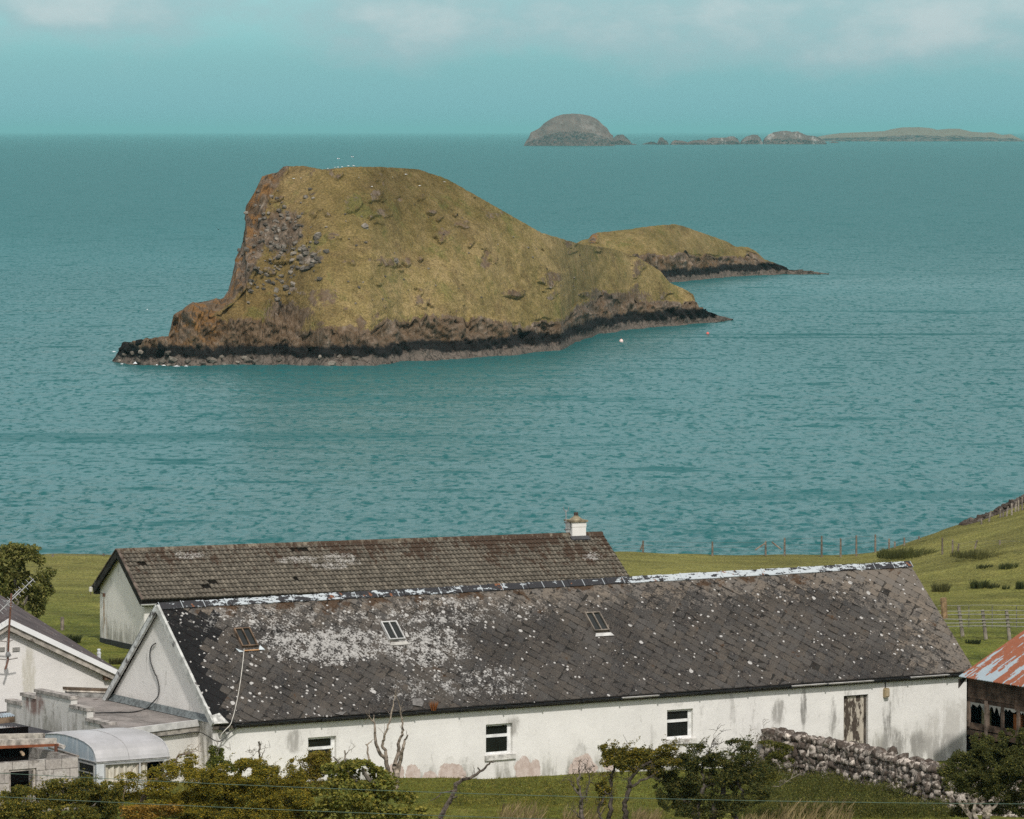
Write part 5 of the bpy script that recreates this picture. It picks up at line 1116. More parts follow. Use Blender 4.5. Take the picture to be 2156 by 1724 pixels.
mb.beam(sw4(.06, .3, zE - 2.55), sw4(.05, 2.2, zE - 2.30), .05, .16, (.10, .065, .045)); mb.box(sw4(.06, .6, zE - 2.75), DV * 1.5, X * .035, UZ * .10, (.13, .09, .065)); mb.build('planking', plk, rsh)
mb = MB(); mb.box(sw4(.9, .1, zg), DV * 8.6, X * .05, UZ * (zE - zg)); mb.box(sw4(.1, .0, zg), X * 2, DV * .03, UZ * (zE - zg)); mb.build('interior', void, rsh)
mb = MB(); vs_b = [.14, 1.35, 2.30, 3.30, 4.15, 5.0, 5.9, 6.8, 7.7]
for v in vs_b: c_ = rg.uniform(.09, .16); mb = MB(); mb.box(sw4(.02, v, zE - 2.0), DV * .14, X * .08, UZ * .96, (c_, c_ * .74, c_ * .58)); mb.build('window_post', plk, rsh)
mb = MB(); mb.box(sw4(-.03, 1.32, zE - 2.9), DV * .16, X * .04, UZ * 2.0, (.17, .13, .105)); mb.build('post', plk, rsh)
brk = Mat('cracked_pane'); bp = brk.out((.20, .205, .19), .15, None, .5)
for i, (a, b) in enumerate(zip(vs_b, vs_b[1:])):
    a += .16; b -= .02; mb = MB(); n = 7; top = zE - 1.05; pts = [sw4(.06, a, top), sw4(.06, b, top)]
    for k in range(n, -1, -1): pts.append(sw4(.06, a + (b - a) * k / n, top - rg.uniform(.03, .16 if k % 3 else .42)))
    mb.poly(pts, (1, 1, 1)); mb.build('broken_pane', bp, rsh)
sbm = attr_mat('stored_board', .9, .4, 3)
for v, x_, w_, h_, c_ in ((2.6, .4, .5, .7, (.34, .12, .04)), (3.6, .5, .35, .8, (.40, .22, .08)), (.5, .45, .5, .75, (.25, .23, .13))):
    mb = MB(); mb.box(sw4(x_, v, zE - 2.0), DV * w_, X * .1, UZ * h_, c_); tag(mb.build('board', sbm), {2.6: 'rust red board propped inside the broken shed window', 3.6: 'orange brown board propped inside the broken shed window', .5: 'olive grey board propped inside the first broken shed window'}[v], 'board')
mb = MB(); mb.prism([sw4(-.2, -.14, zE - .10 - tl4 * .2), sw4(-.2, -.14, zE - .55), sw4(.25, -.14, zE - .12)], DV * .04, (.05, .04, .035)); mb.build('bargeboard', timber, rsh)
# ---------------------------------------------------------------- hoses and cables
def cable(pts, r, col, name, label, cat): 
    mb = MB(); pts = [Vector(q) for q in pts]; sm_ = []
    for i in range(len(pts) - 1):
        p0, p1, p2, p3 = pts[max(i - 1, 0)], pts[i], pts[i + 1], pts[min(i + 2, len(pts) - 1)]
        for k in range(8):
            t = k / 8; sm_.append(.5 * ((2 * p1) + (-p0 + p2) * t + (2 * p0 - 5 * p1 + 4 * p2 - p3) * t * t + (-p0 + 3 * p1 - 3 * p2 + p3) * t ** 3))
    sm_.append(pts[-1]); mb.tube(sm_, r, 6, col); return tag(mb.build(name, cable_m), label, cat)
z2 = lambda x, y: (200 + x * .1679, 1394.7 + y * .1679)
z7 = lambda x, y: (184.2 + x * .16794, 1131.6 + y * .16794)
gp = lambda x, y: pplane(x, y, cw(GU - .05, 0, 0), X)
cable([gp(*z7(855, 1325)), gp(*z7(805, 1365)), gp(*z7(783, 1450)), gp(*z7(795, 1570)), gp(*z7(850, 1720)), gp(*z2(770, 170)), gp(*z2(802, 300)), gp(*z2(790, 420)), gp(*z2(735, 520)) - X * .1, pz(*z2(640, 580), zr + .03), pz(*z2(480, 620), zr + .03), pz(*z2(300, 625), zr + .03), pz(*z2(0, 632), zr + .03)], .022, (.02, .02, .02), 'hose', 'black hose hanging down the cottage gable onto the flat roof', 'hose')
rp_ = lambda x, y: pplane(x, y, rs(0, 0, .09), SN); wp_ = lambda x, y, o=.25: pplane(x, y, cw(0, -o, 0), Yb)
cable([rp_(514, 1366), rp_(510, 1405), rp_(503, 1454), rp_(494, 1497), rp_(489, 1514), wp_(484.5, 1526), wp_(468.5, 1543), wp_(463, 1555)], .013, (.62, .59, .52), 'rope', 'pale rope trailing from the skylight down the slates to the eave', 'rope')
fp_ = lambda x, y: wp_(x, y, .06)
cable([pd(331, 1551, F1.y + .6) if False else wp_(*z2(780, 930), .9), wp_(*z2(1020, 905), .5), fp_(*z2(1280, 870)), fp_(*z2(1400, 915)), fp_(*z2(1520, 985)), fp_(*z2(1600, 972)), fp_(*z2(1690, 880)), fp_(*z2(1860, 762))], .019, (.03, .028, .026), 'cable', 'black cable sagging below the eave at the near end of the cottage', 'cable')
# ---------------------------------------------------------------- leaves: many small cards spread through crown volumes
def m_per_px(y): return y / FPX
class Leaves:
    def __init__(s, seed): s.r = np.random.RandomState(seed); s.P = []; s.S = []; s.C = []
    def blob(s, c, rx, ry, rz, n, size, cols, gap=.35, freq=1.6, up=.25):
        r = s.r; k = int(n * 1.8) + 10
        d = r.normal(size=(k, 3)); d /= np.linalg.norm(d, axis=1)[:, None]
        rad = r.uniform(.35, 1.0, k) ** .55
        q = d * rad[:, None] * np.array([rx, ry, rz]) + np.array(c)
        lump = np.array([mn.noise((a * freq, b * freq, e * freq)) + .5 * mn.noise((a * freq * 2.7, b * freq * 2.7, e * freq * 2.7)) for a, b, e in q])
        q = q[lump > -gap * .5 + .0 * rad][:n]; lump = lump[lump > -gap * .5][:n]
        m = len(q); base = np.array(cols)[r.randint(0, len(cols), m)]
        tone = np.clip(2.0 + .8 * lump + r.normal(0, .38, m), .5, 3.2)
        s.P.append(q); s.S.append(np.full(m, size) * r.uniform(.6, 1.35, m)); s.C.append(base * tone[:, None])
    def line(s, pts, n, size, cols, spread):
        r = s.r; pts = np.array([tuple(p) for p in pts]); t = r.uniform(0, len(pts) - 1.001, n); i = t.astype(int); f = (t - i)[:, None]
        q = pts[i] * (1 - f) + pts[i + 1] * f + r.normal(0, spread, (n, 3)); s.P.append(q); s.S.append(np.full(n, size) * r.uniform(.6, 1.3, n)); s.C.append(np.array(cols)[r.randint(0, len(cols), n)] * np.clip(r.normal(1.8, .4, n), .5, 3)[:, None])
    def build(s, name, parent, wide=.55, mat=None, upright=0):
        P = np.concatenate(s.P); S = np.concatenate(s.S); C = np.concatenate(s.C); n = len(P); r = s.r
        a = r.normal(size=(n, 3)); a[:, 2] = a[:, 2] * (.7 + upright) + .35 * upright; a /= np.linalg.norm(a, axis=1)[:, None]
        b = r.normal(size=(n, 3)); b -= a * (a * b).sum(1)[:, None]; b /= np.linalg.norm(b, axis=1)[:, None]; nn = np.cross(a, b)
        S_ = S[:, None]
        v0 = P - a * S_ * .5; v1 = P + b * S_ * wide * .5 + nn * S_ * .10; v2 = P + a * S_ * .55 - nn * S_ * .08; v3 = P - b * S_ * wide * .5 + nn * S_ * .10
        V = np.stack([v0, v1, v2, v3], 1).reshape(-1, 3); F = np.arange(4 * n).reshape(n, 4)
        return arr_mesh(name, V, F, np.repeat(C, 4, 0), mat or leaf_mat, parent)
bark = attr_mat('grey_bark', .9, .6, 7, .15, .8)
def wob(pts, amp, rng, sub=4):
    o = []
    for i in range(len(pts) - 1):
        a, b = Vector(pts[i]), Vector(pts[i + 1])
        for k in range(sub):
            t = k / sub; j = amp * (1 if (i or k) else 0); o.append(a.lerp(b, t) + Vector((rng.uniform(-j, j), rng.uniform(-j, j), rng.uniform(-j, j) * .6)))
    o.append(Vector(pts[-1])); return o
def limb(mb, pts, r0, r1, rng, col=(.20, .175, .145), amp=.03, twigs=0, tl=.5, lean=(0, 0, .5), depth=1):
    q = wob(pts, amp, rng); n = len(q); mb.tube(q, [r0 + (r1 - r0) * i / (n - 1) for i in range(n)], 6, (lambda f_: tuple(c * f_ for c in col))(rng.uniform(.75, 1.25)))
    for k in range(twigs):
        i = rng.randint(n // 3, n - 1); d = Vector((rng.gauss(lean[0], .6), rng.gauss(lean[1], .6), rng.gauss(lean[2], .5))).normalized() * tl * rng.uniform(.5, 1.2)
        limb(mb, [q[i], q[i] + d * .5 + Vector((0, 0, .03)), q[i] + d], max(.008, r1 * .6), .004, rng, col, amp * .6, 3 if depth > 0 else 0, tl * .5, lean, depth - 1)
def bush(name, label, cat, Y, clusters, cols, dens=1.0, size=.075, trunks=(), seed=1, wide=.55, gap=.35, bark_c=(.20, .175, .145), amp=.035, group=None, dz=.7, freq=1.6, twig=.5, lean=(.35, 0, .4), wsp=0, sprays=0):
    """clusters: (px, py, rx, ry) on the survey grid, set at depth Y; trunks: ([(px,py),..], r0, r1, twigs)"""
    rng = random.Random(seed); k = m_per_px(Y); b = clusters[0]; loc = pd(np.mean([c[0] for c in clusters]), max(c[1] + c[3] for c in clusters), Y)
    loc.z = gz_(loc.x, loc.y); t = thing(name, loc, label, cat, group); L = Leaves(seed)
    for (x, y, rx, ry, *o) in clusters:
        rx_, rz_ = rx * k, ry * k; ryd = (rx_ * .75 + rz_ * .25) * dz; c = pd(x, y, Y + (o[0] if o else rng.uniform(-.3, .3)))
        n = int(dens * 3.14 * rx_ * rz_ / (size * size * wide * .5) * 5.8)
        L.blob(c, rx_ * .92, ryd * .9, rz_ * .90, max(int(n * .62), 12), size, cols, gap, freq)
        for q in range(7):
            a = rng.uniform(-.5, 3.6); rr = rng.uniform(.22, .50); w2 = Vector((math.cos(a) * rx_ * .80, rng.uniform(-.8, .5) * ryd, math.sin(a) * rz_ * .80))
            L.blob(c + w2, rx_ * rr * 1.15, rr * ryd, rz_ * rr * .9, max(int(n * .58 * rr * rr * .95), 8), size, cols, gap, freq)
        for q in range(sprays):
            a = rng.uniform(0, 6.28); p0 = c + Vector((math.cos(a) * rx_ * .85, rng.uniform(-.2, .2), abs(math.sin(a)) * rz_ * .9)); p1 = p0 + Vector((rng.gauss(.18, .14), rng.gauss(0, .1), rng.uniform(.05, .42))); L.line([p0, p1], 26, size * .9, cols, .035)
    L.build('foliage', t, wide)
    if trunks:
        mb = MB()
        for pts, r0, r1, tw in trunks: limb(mb, [pd(x, y, Y + rng.uniform(-.2, .2)) for x, y in pts], r0, r1, rng, bark_c, amp, tw, twig, lean)
        mb.build('trunk', bark, t)
    return t
YEL = [(.150, .116, .012), (.190, .142, .014), (.110, .098, .014), (.062, .062, .011)]
OLV = [(.088, .080, .013), (.122, .100, .015), (.058, .060, .011), (.155, .120, .020)]
DKG = [(.030, .040, .010), (.045, .052, .012), (.060, .062, .014), (.022, .030, .008)]
BRD = [(.085, .088, .017), (.115, .110, .022), (.058, .066, .013), (.145, .125, .024)]
ORG = [(.150, .085, .012), (.120, .070, .012), (.175, .105, .016), (.085, .060, .012)]
z3b = lambda x, y: (1157.9 + x * .2319, 1500 + y * .2319)
zr = lambda x, y: (1947.4 + x * .252, 1289.5 + y * .252)
zh = lambda x, y: (210.5 + x * .2685, 1526.3 + y * .2685)
zw = lambda x, y: (736.8 + x * .2197, 1447.3 + y * .2197)
TW = lambda f, pts: [f(*p) for p in pts]
bush('low_hedge_bush', 'dense dark olive bush growing in front of the block shed wall', 'bush', 163.5, [(14, 1700, 40, 30), (65, 1684, 48, 32), (120, 1676, 45, 33), (175, 1668, 45, 34), (225, 1684, 40, 36), (110, 1712, 90, 26), (200, 1712, 60, 26)], OLV + DKG[:2], .95, .07, [([(125, 1735), (118, 1700), (130, 1672)], .06, .03, 4), ([(175, 1735), (190, 1700), (215, 1680)], .05, .02, 4)], 11, sprays=5)
bush('windswept_hawthorn', 'windswept yellowish hawthorn leaning over a forked trunk before the caravan', 'bush', 164.6, [(300, 1642, 50, 20), (345, 1628, 40, 18), (375, 1608, 34, 13), (399, 1594, 20, 7), (272, 1660, 36, 20), (392, 1626, 24, 16), (360, 1664, 50, 22), (330, 1690, 70, 24), (390, 1690, 50, 30), (380, 1720, 60, 16)], YEL + OLV[:1], .62, .065, [(TW(zh, [(300, 660), (375, 490), (390, 440), (480, 420), (560, 350), (620, 240), (740, 210)]), .10, .015, 7), (TW(zh, [(375, 490), (470, 430), (530, 380)]), .06, .02, 4), (TW(zh, [(160, 740), (185, 560), (215, 400), (290, 320)]), .018, .008, 2)], 12, gap=.12, bark_c=(.24, .185, .14), sprays=3)
bush('orange_tinged_bush', 'low orange tinged bush at the foot of the forked hawthorn trunk', 'bush', 162.6, [(285, 1713, 42, 17), (335, 1708, 42, 16), (365, 1700, 20, 10)], ORG, .9, .085, (), 13, .7)
bush('hedge_hawthorn', 'broad mustard yellow hawthorn bush under the near end of the cottage', 'bush', 164.2, [(425, 1648, 46, 32), (475, 1636, 45, 30), (528, 1628, 42, 28), (565, 1638, 42, 30), (440, 1696, 60, 34), (520, 1690, 62, 38), (590, 1692, 60, 36), (606, 1640, 34, 28), (500, 1660, 80, 30), (460, 1718, 70, 22), (560, 1720, 70, 22), (630, 1715, 50, 26)], YEL + [(.165, .125, .014), OLV[0], DKG[0]], 1.0, .062, [(TW(zh, [(1250, 330), (1290, 430), (1300, 520), (1360, 590)]), .03, .045, 0), (TW(zh, [(1420, 490), (1480, 600), (1540, 720)]), .03, .05, 0), (TW(zh, [(1245, 130), (1250, 230), (1260, 300)]), .035, .03, 1)], 14, sprays=5)
bush('climbing_ivy', 'dark green ivy column climbing the white wall under the sagging cable', 'ivy', 171.0, [(455, 1588, 15, 20), (460, 1612, 20, 20), (448, 1605, 10, 24), (480, 1617, 18, 13)], [(.060, .070, .014), (.085, .086, .016), (.040, .048, .010)], 1.0, .08, [([(455, 1630), (458, 1590), (466, 1560), (462, 1553)], .02, .01, 5), ([(480, 1625), (520, 1600), (545, 1580)], .012, .006, 6)], 15, wide=.75)
bush('hedge_hawthorn', 'brownish green hawthorn bush partly hiding the lower sash of the window nearest the gable', 'bush', 165.4, [(640, 1616, 44, 24), (668, 1600, 34, 18), (690, 1618, 26, 16), (650, 1652, 42, 28), (602, 1662, 32, 28), (640, 1690, 50, 30)], OLV + YEL[:1] + [(.10, .07, .02)], .8, .06, [(TW(zh, [(1560, 400), (1600, 500), (1650, 590)]), .05, .07, 0), (TW(zh, [(1690, 390), (1680, 470), (1650, 590)]), .04, .05, 2)], 16, sprays=4, gap=.2)
bush('sycamore_shrub', 'broad leaved green shrub round the foot of the bare dead tree', 'shrub', 163.8, [(722, 1624, 40, 26), (762, 1636, 46, 32), (800, 1652, 42, 32), (745, 1612, 26, 14), (720, 1672, 55, 38), (790, 1702, 60, 34), (842, 1692, 32, 28), (690, 1712, 50, 28), (866, 1712, 36, 18)], BRD, .85, .115, [(TW(zh, [(1830, 250), (1900, 320), (1960, 390), (2060, 490)]), .025, .05, 1), (TW(zh, [(1918, 200), (1915, 330)]), .03, .03, 1), (TW(zh, [(2060, 340), (2120, 440), (2200, 520)]), .06, .08, 0)], 17, wide=.85, gap=.25)
# bare dead tree and fallen looking snag
def bare(name, label, Y, limbs, seed, col=(.26, .215, .17)):
    rng = random.Random(seed); p0 = pd(*limbs[0][0][0], Y); p0.z = gz_(p0.x, p0.y); t = thing(name, p0, label, 'dead tree'); mb = MB()
    for pts, r0, r1, tw in limbs: limb(mb, [pd(x, y, Y + rng.uniform(-.15, .15)) for x, y in pts], r0, r1, rng, col, .022, tw, .35, (0, 0, .8), 0)
    mb.build('trunk', bark, t); return t
bare('dead_tree', 'bare grey dead tree with upright forked branches against the white wall', 165.0, [
    (TW(zw, [(420, 1060), (425, 985), (445, 850), (430, 740)]), .16, .09, 0), (TW(zw, [(370, 990), (368, 860), (348, 690)]), .10, .07, 0),
    (TW(zw, [(348, 690), (290, 630), (245, 530), (240, 420), (235, 340), (195, 295), (160, 250)]), .07, .014, 5), (TW(zw, [(348, 690), (342, 600), (310, 570), (322, 500), (347, 420), (385, 310), (408, 200), (425, 110), (442, 20)]), .065, .01, 6),
    (TW(zw, [(430, 740), (470, 620), (465, 540), (500, 450), (510, 390), (495, 300), (480, 200), (438, 60)]), .075, .012, 5), (TW(zw, [(440, 860), (480, 700), (505, 580), (530, 500), (556, 455)]), .085, .02, 2), (TW(zw, [(232, 340), (230, 260)]), .025, .01, 0)], 3)
bare('dead_tree', 'thin hooked dead stem beside the bare forked tree', 164.4, [(TW(zw, [(255, 1010), (235, 900), (225, 830), (185, 720), (170, 620), (165, 548), (202, 518)]), .06, .02, 2), (TW(zw, [(235, 950), (160, 870), (110, 790)]), .05, .04, 0), (TW(zw, [(165, 548), (155, 545)]), .03, .02, 0)], 4)
bare('dead_branch', 'dark dead branch arching up over the grass below the middle window', 163.6, [(TW(zw, [(860, 1260), (900, 1190), (960, 1080), (1010, 980), (1012, 930), (1080, 885), (1150, 865), (1240, 815), (1300, 770), (1345, 718), (1385, 714)]), .10, .02, 3), (TW(zw, [(985, 990), (880, 1010), (830, 1060), (770, 1085)]), .03, .012, 2), (TW(zw, [(955, 1115), (985, 1060), (1030, 1042)]), .05, .02, 0), (TW(zw, [(1238, 815), (1240, 780), (1225, 770)]), .03, .02, 0)], 5, (.12, .098, .08))
bush('windswept_tree', 'windswept thorn tree with a golden wedge of leaves below the third window', 'tree', 164.0, [(1278, 1578, 16, 13), (1300, 1592, 28, 20), (1338, 1612, 34, 17), (1376, 1590, 38, 15), (1402, 1576, 22, 9), (1408, 1602, 26, 14), (1290, 1618, 28, 24), (1362, 1622, 40, 16), (1330, 1595, 46, 20), (1350, 1606, 60, 14), (1268, 1660, 15, 18), (1264, 1688, 14, 12)], [(.140, .105, .013), (.095, .080, .013), (.060, .058, .012), (.036, .040, .010)], .9, .075,
     [(TW(z3b, [(540, 1000), (555, 850), (560, 700), (545, 600), (600, 450), (700, 350)]), .085, .02, 14), (TW(z3b, [(690, 980), (680, 850), (710, 700), (720, 600), (850, 480), (1000, 400), (1090, 300)]), .10, .02, 16), (TW(z3b, [(720, 680), (860, 600), (980, 540), (1080, 440)]), .05, .015, 6), (TW(z3b, [(480, 1000), (440, 900), (490, 760)]), .05, .03, 4), (TW(z3b, [(550, 780), (450, 660), (360, 620), (330, 480)]), .03, .012, 4)], 18, gap=.3, bark_c=(.085, .070, .056), amp=.055, twig=.5, sprays=5)
bush('bare_thorn', 'leafless pale barked thorn stem standing beside the golden windswept tree', 'tree', 163.8, [(1215, 1665, 4, 5), (1225, 1640, 3, 4)], DKG, .4, .05, [(TW(z3b, [(290, 1000), (288, 880), (290, 780), (262, 650), (262, 500)]), .085, .02, 10), (TW(z3b, [(290, 780), (210, 680), (185, 620)]), .04, .012, 5), (TW(z3b, [(290, 830), (340, 700), (370, 510)]), .03, .012, 6), (TW(z3b, [(280, 960), (200, 870)]), .03, .01, 3)], 19, amp=.05, bark_c=(.12, .10, .082), lean=(0, 0, .4))
bush('windswept_tree', 'dark tangled windswept thorn tree between the golden tree and the stone wall', 'tree', 164.4, [(1462, 1578, 22, 12), (1450, 1606, 32, 22), (1500, 1602, 34, 20), (1556, 1568, 28, 12), (1572, 1584, 22, 14), (1530, 1628, 40, 22), (1430, 1640, 40, 20), (1408, 1682, 28, 26), (1478, 1660, 45, 26), (1560, 1658, 38, 24), (1588, 1640, 26, 16), (1440, 1700, 34, 20), (1500, 1630, 70, 34), (1470, 1690, 60, 24), (1540, 1690, 40, 20), (1530, 1600, 46, 20), (1580, 1615, 40, 30), (1420, 1620, 50, 24), (1590, 1670, 36, 26), (1500, 1712, 70, 16), (1430, 1665, 50, 26)], [(.026, .034, .010), (.040, .045, .012), (.055, .053, .013), (.075, .064, .014), (.020, .026, .008)], .72, .07,
     [(TW(z3b, [(1330, 1000), (1340, 850), (1400, 700), (1380, 550), (1420, 380)]), .12, .02, 12), (TW(z3b, [(1480, 1000), (1500, 850), (1580, 720), (1560, 560), (1650, 400), (1740, 300)]), .14, .02, 14), (TW(z3b, [(1690, 1000), (1660, 850), (1760, 740), (1700, 620), (1850, 520)]), .09, .015, 10), (TW(z3b, [(1330, 940), (1250, 820), (1120, 760)]), .06, .02, 6), (TW(z3b, [(1400, 500), (1450, 330), (1500, 230)]), .02, .008, 8), (TW(z3b, [(1560, 560), (1680, 480), (1790, 430)]), .03, .01, 8)], 20, gap=.22, sprays=4, bark_c=(.085, .072, .058), amp=.055, twig=.6)
bush('wall_bush', 'small green bush with bare twigs against the high end of the stone wall', 'bush', 169.5, [(1618, 1568, 20, 10), (1642, 1580, 24, 16), (1604, 1604, 34, 22), (1652, 1604, 20, 12), (1600, 1636, 40, 22)], [(.060, .062, .012), (.082, .074, .014), (.040, .045, .010)], .75, .07, [([(1560, 1640), (1585, 1590), (1600, 1550), (1612, 1540)], .02, .006, 9), ([(1570, 1640), (1560, 1600), (1575, 1560)], .015, .006, 8), ([(1600, 1660), (1640, 1655), (1690, 1625)], .02, .008, 4)], 21, bark_c=(.22, .19, .155), gap=.15)
bush('thicket', 'big dark green thicket on pale twisted stems by the wooden shed', 'bush', 167.0, [(2030, 1618, 46, 42), (2080, 1598, 52, 48), (2130, 1585, 48, 50), (2100, 1630, 70, 50), (2060, 1650, 58, 28), (2118, 1648, 60, 40), (2008, 1652, 28, 24), (2150, 1562, 28, 26), (2160, 1690, 40, 36), (2085, 1668, 40, 18), (2110, 1700, 40, 20, 1.2), (2030, 1705, 30, 18, 1.5)], [(.030, .036, .009), (.042, .046, .011), (.056, .055, .013), (.022, .026, .008), (.075, .070, .016)], 1.0, .075,
     [(TW(zr, [(410, 1740), (345, 1650), (300, 1610), (285, 1570)]), .10, .05, 1), (TW(zr, [(352, 1660), (368, 1570), (365, 1520), (330, 1480)]), .07, .02, 2), (TW(zr, [(432, 1740), (405, 1640), (428, 1550)]), .08, .04, 0), (TW(zr, [(512, 1740), (518, 1680), (515, 1630)]), .15, .17, 0), (TW(zr, [(480, 1620), (460, 1590)]), .05, .02, 1), (TW(zr, [(560, 1650), (595, 1610), (630, 1545), (665, 1515), (690, 1460)]), .06, .02, 3)], 22, bark_c=(.34, .29, .235), gap=.3)
# round tree by the bungalow
bush('round_tree', 'leafy round green tree behind the bungalow roof at the field edge', 'tree', 214, [(30, 1185, 52, 38), (75, 1215, 38, 45), (20, 1230, 60, 45), (60, 1255, 50, 35), (95, 1235, 22, 20), (50, 1160, 34, 14), (80, 1280, 18, 26), (-20, 1210, 50, 60), (100, 1245, 14, 12)], [(.060, .064, .014), (.090, .088, .024), (.042, .048, .012), (.125, .115, .035)], .95, .17, [([(40, 1340), (38, 1280), (30, 1220)], .20, .08, 5), ([(38, 1290), (70, 1240), (85, 1210)], .10, .03, 4)], 23, wide=.6, gap=.3, dz=1.0, freq=1.1)
# ---------------------------------------------------------------- dry stone wall
def drystone(name, label, path, h0, h1, thick, seed, size=(.17, .30), base_drop=.15, cat='wall', pal=1.0):
    """path: world points along the foot"""
    rng = random.Random(seed); mb = MB(); L = [0]
    for a, b in zip(path, path[1:]): L.append(L[-1] + (b - a).length)
    def at(s):
        for i in range(len(path) - 1):
            if s <= L[i + 1] or i == len(path) - 2:
                return path[i].lerp(path[i + 1], (s - L[i]) / (L[i + 1] - L[i])), (path[i + 1] - path[i]).normalized()
    for side in (0, 1):
        z = 0.0
        while True:
            ch = rng.uniform(.23, .32); s = rng.uniform(-.1, .1); any_ = False
            while s < L[-1]:
                w_ = rng.uniform(*size); p_, d_ = at(min(max(s + w_ * .6, 0), L[-1])); hh = h0 + (h1 - h0) * s / L[-1]; hh *= 1 + .10 * mn.noise((s * .7, seed, 0))
                if z < hh - .06:
                    any_ = True; nrm = Vector((d_.y, -d_.x, 0)); g_ = rng.choice((.46, .38, .30, .42, .22)) * rng.uniform(.85, 1.15) * pal
                    c = p_ + nrm * (thick * (.5 - .12 * z) * (1 if side == 0 else -1)) + UZ * (z + ch * .5 - base_drop + rng.uniform(-.03, .03))
                    stone(mb, c, w_ * .60, (g_, g_ * .88, g_ * .76), (1.0, .8, min(1, ch / w_ * .85 + .1)), 2, .34)
                s += w_ * rng.uniform(.86, 1.02)
            z += ch * .88
            if not any_: break
    s = 0
    while s < L[-1]:
        p_, d_ = at(s); hh = h0 + (h1 - h0) * s / L[-1]; g_ = rng.choice((.30, .18, .12, .38)) * pal; stone(mb, p_ + UZ * (hh - base_drop + rng.uniform(-.1, .1)) + Vector((rng.uniform(-.2, .2), rng.uniform(-.25, .25), 0)), rng.uniform(.13, .24), (g_, g_ * .86, g_ * .74), (1, .85, .7), 2, .36); s += rng.uniform(.10, .2)
    for i in range(len(path) - 1):
        a, b = path[i], path[i + 1]; ha = h0 + (h1 - h0) * L[i] / L[-1]; hb = h0 + (h1 - h0) * L[i + 1] / L[-1]; n_ = (b - a).normalized(); nn = Vector((n_.y, -n_.x, 0)) * thick * .36
        P = [a - nn - UZ * .3, a + nn - UZ * .3, a + nn + UZ * (ha - .25), a - nn + UZ * (ha - .25)]; Q = [b - nn - UZ * .3, b + nn - UZ * .3, b + nn + UZ * (hb - .25), b - nn + UZ * (hb - .25)]
        mb.add(P + Q, [(0, 1, 2, 3), (7, 6, 5, 4), (0, 4, 5, 1), (1, 5, 6, 2), (2, 6, 7, 3), (3, 7, 4, 0)], (.05, .042, .035))
    return tag(mb.build(name, drym, smooth=True), label, cat)
dm2 = Mat('lichened_fieldstone'); p = dm2.pos(); n1 = dm2.noise(3.2, 6, .66); n2 = dm2.noise(16, 4, .65)
c = dm2.attr(); c = dm2.mix(dm2.mr(n1, .44, .53, 0, .88), c, (.060, .044, .034)); c = dm2.mix(dm2.mr(dm2.noise(2.2, 5, .7), .57, .63, 0, .6), c, dm2.hsv(c, 1.7)); c = dm2.hsv(c, dm2.mr(n2, .25, .75, .6, 1.3)); drym = dm2.out(c, .95, dm2.bump(dm2.math('ADD', n2, n1), .8, .03), .12)
wp = []
for x, y in ((1618, 1617), (1690, 1634), (1790, 1652), (1890, 1680), (1990, 1706), (2080, 1714), (2200, 1720)):
    q = ghit(x, y); wp.append(q)
print('wall depth', [round(q.y, 1) for q in wp])
drystone('dry_stone_wall', 'tumbledown dry stone wall sloping away from the cottage door', wp, 1.50, 1.68, .66, 4, (.27, .52))
rw = [pd(2026, 1126, 296), pd(2046, 1117, 297), pd(2064, 1107, 298), pd(2070, 1105, 298), pd(2094, 1092, 299), pd(2128, 1082, 300), pd(2160, 1066, 301), pd(2200, 1056, 302)]
for q in rw: q.z = gz_(q.x, q.y)
drystone('ruined_wall', 'ruined stone wall crowning the green rise above the shore', rw, .12, .40, .4, 9, (.18, .34), pal=.3)
# ---------------------------------------------------------------- fences
post_m = attr_mat('grey_post_wood', .9, .5, 5, .15, .6)
wire_m = attr_mat('fence_wire', .5, .1, 2, .4, 0)
def stakes(name, label, posts, cat='fence', wires=(.3, .6, .9), r=.055, pn='post', seed=0, col=(.20, .165, .13), wr=.006):
    rng = random.Random(seed); P = []
    for (x0, y0, x1, y1, Y) in posts:
        b = pd(x0, y0, Y); b.z = min(b.z, gz_(b.x, b.y) + .0) if abs(b.z - gz_(b.x, b.y)) < 1.5 else b.z; t = pd(x1, y1, Y); P.append((b, t))
    o = thing(name, P[0][0], label, cat)
    for b, t in P:
        mb = MB(); k = rng.uniform(.7, 1.3); mb.tube([b - UZ * .4, b.lerp(t, .5) + Vector((rng.uniform(-.02, .02), 0, 0)), t], [r * 1.1, r, r * .85], 6, tuple(c * k for c in col)); mb.build(pn, post_m, o)
    if wires:
        mb = MB()
        for h in wires:
            mb.tube([b.lerp(t, h) - Vector((0, r, 0)) for b, t in P], wr, 4, (.14, .13, .12))
        mb.build('wire', wire_m, o)
    return o
def gpost(x, ytop, Y, h=None, lean=0):
    q = pd(x, 1160, Y); g_ = gz_(q.x, q.y); top = pd(x + lean, ytop, Y); b = Vector((q.x, q.y, g_)); 
    return b, top
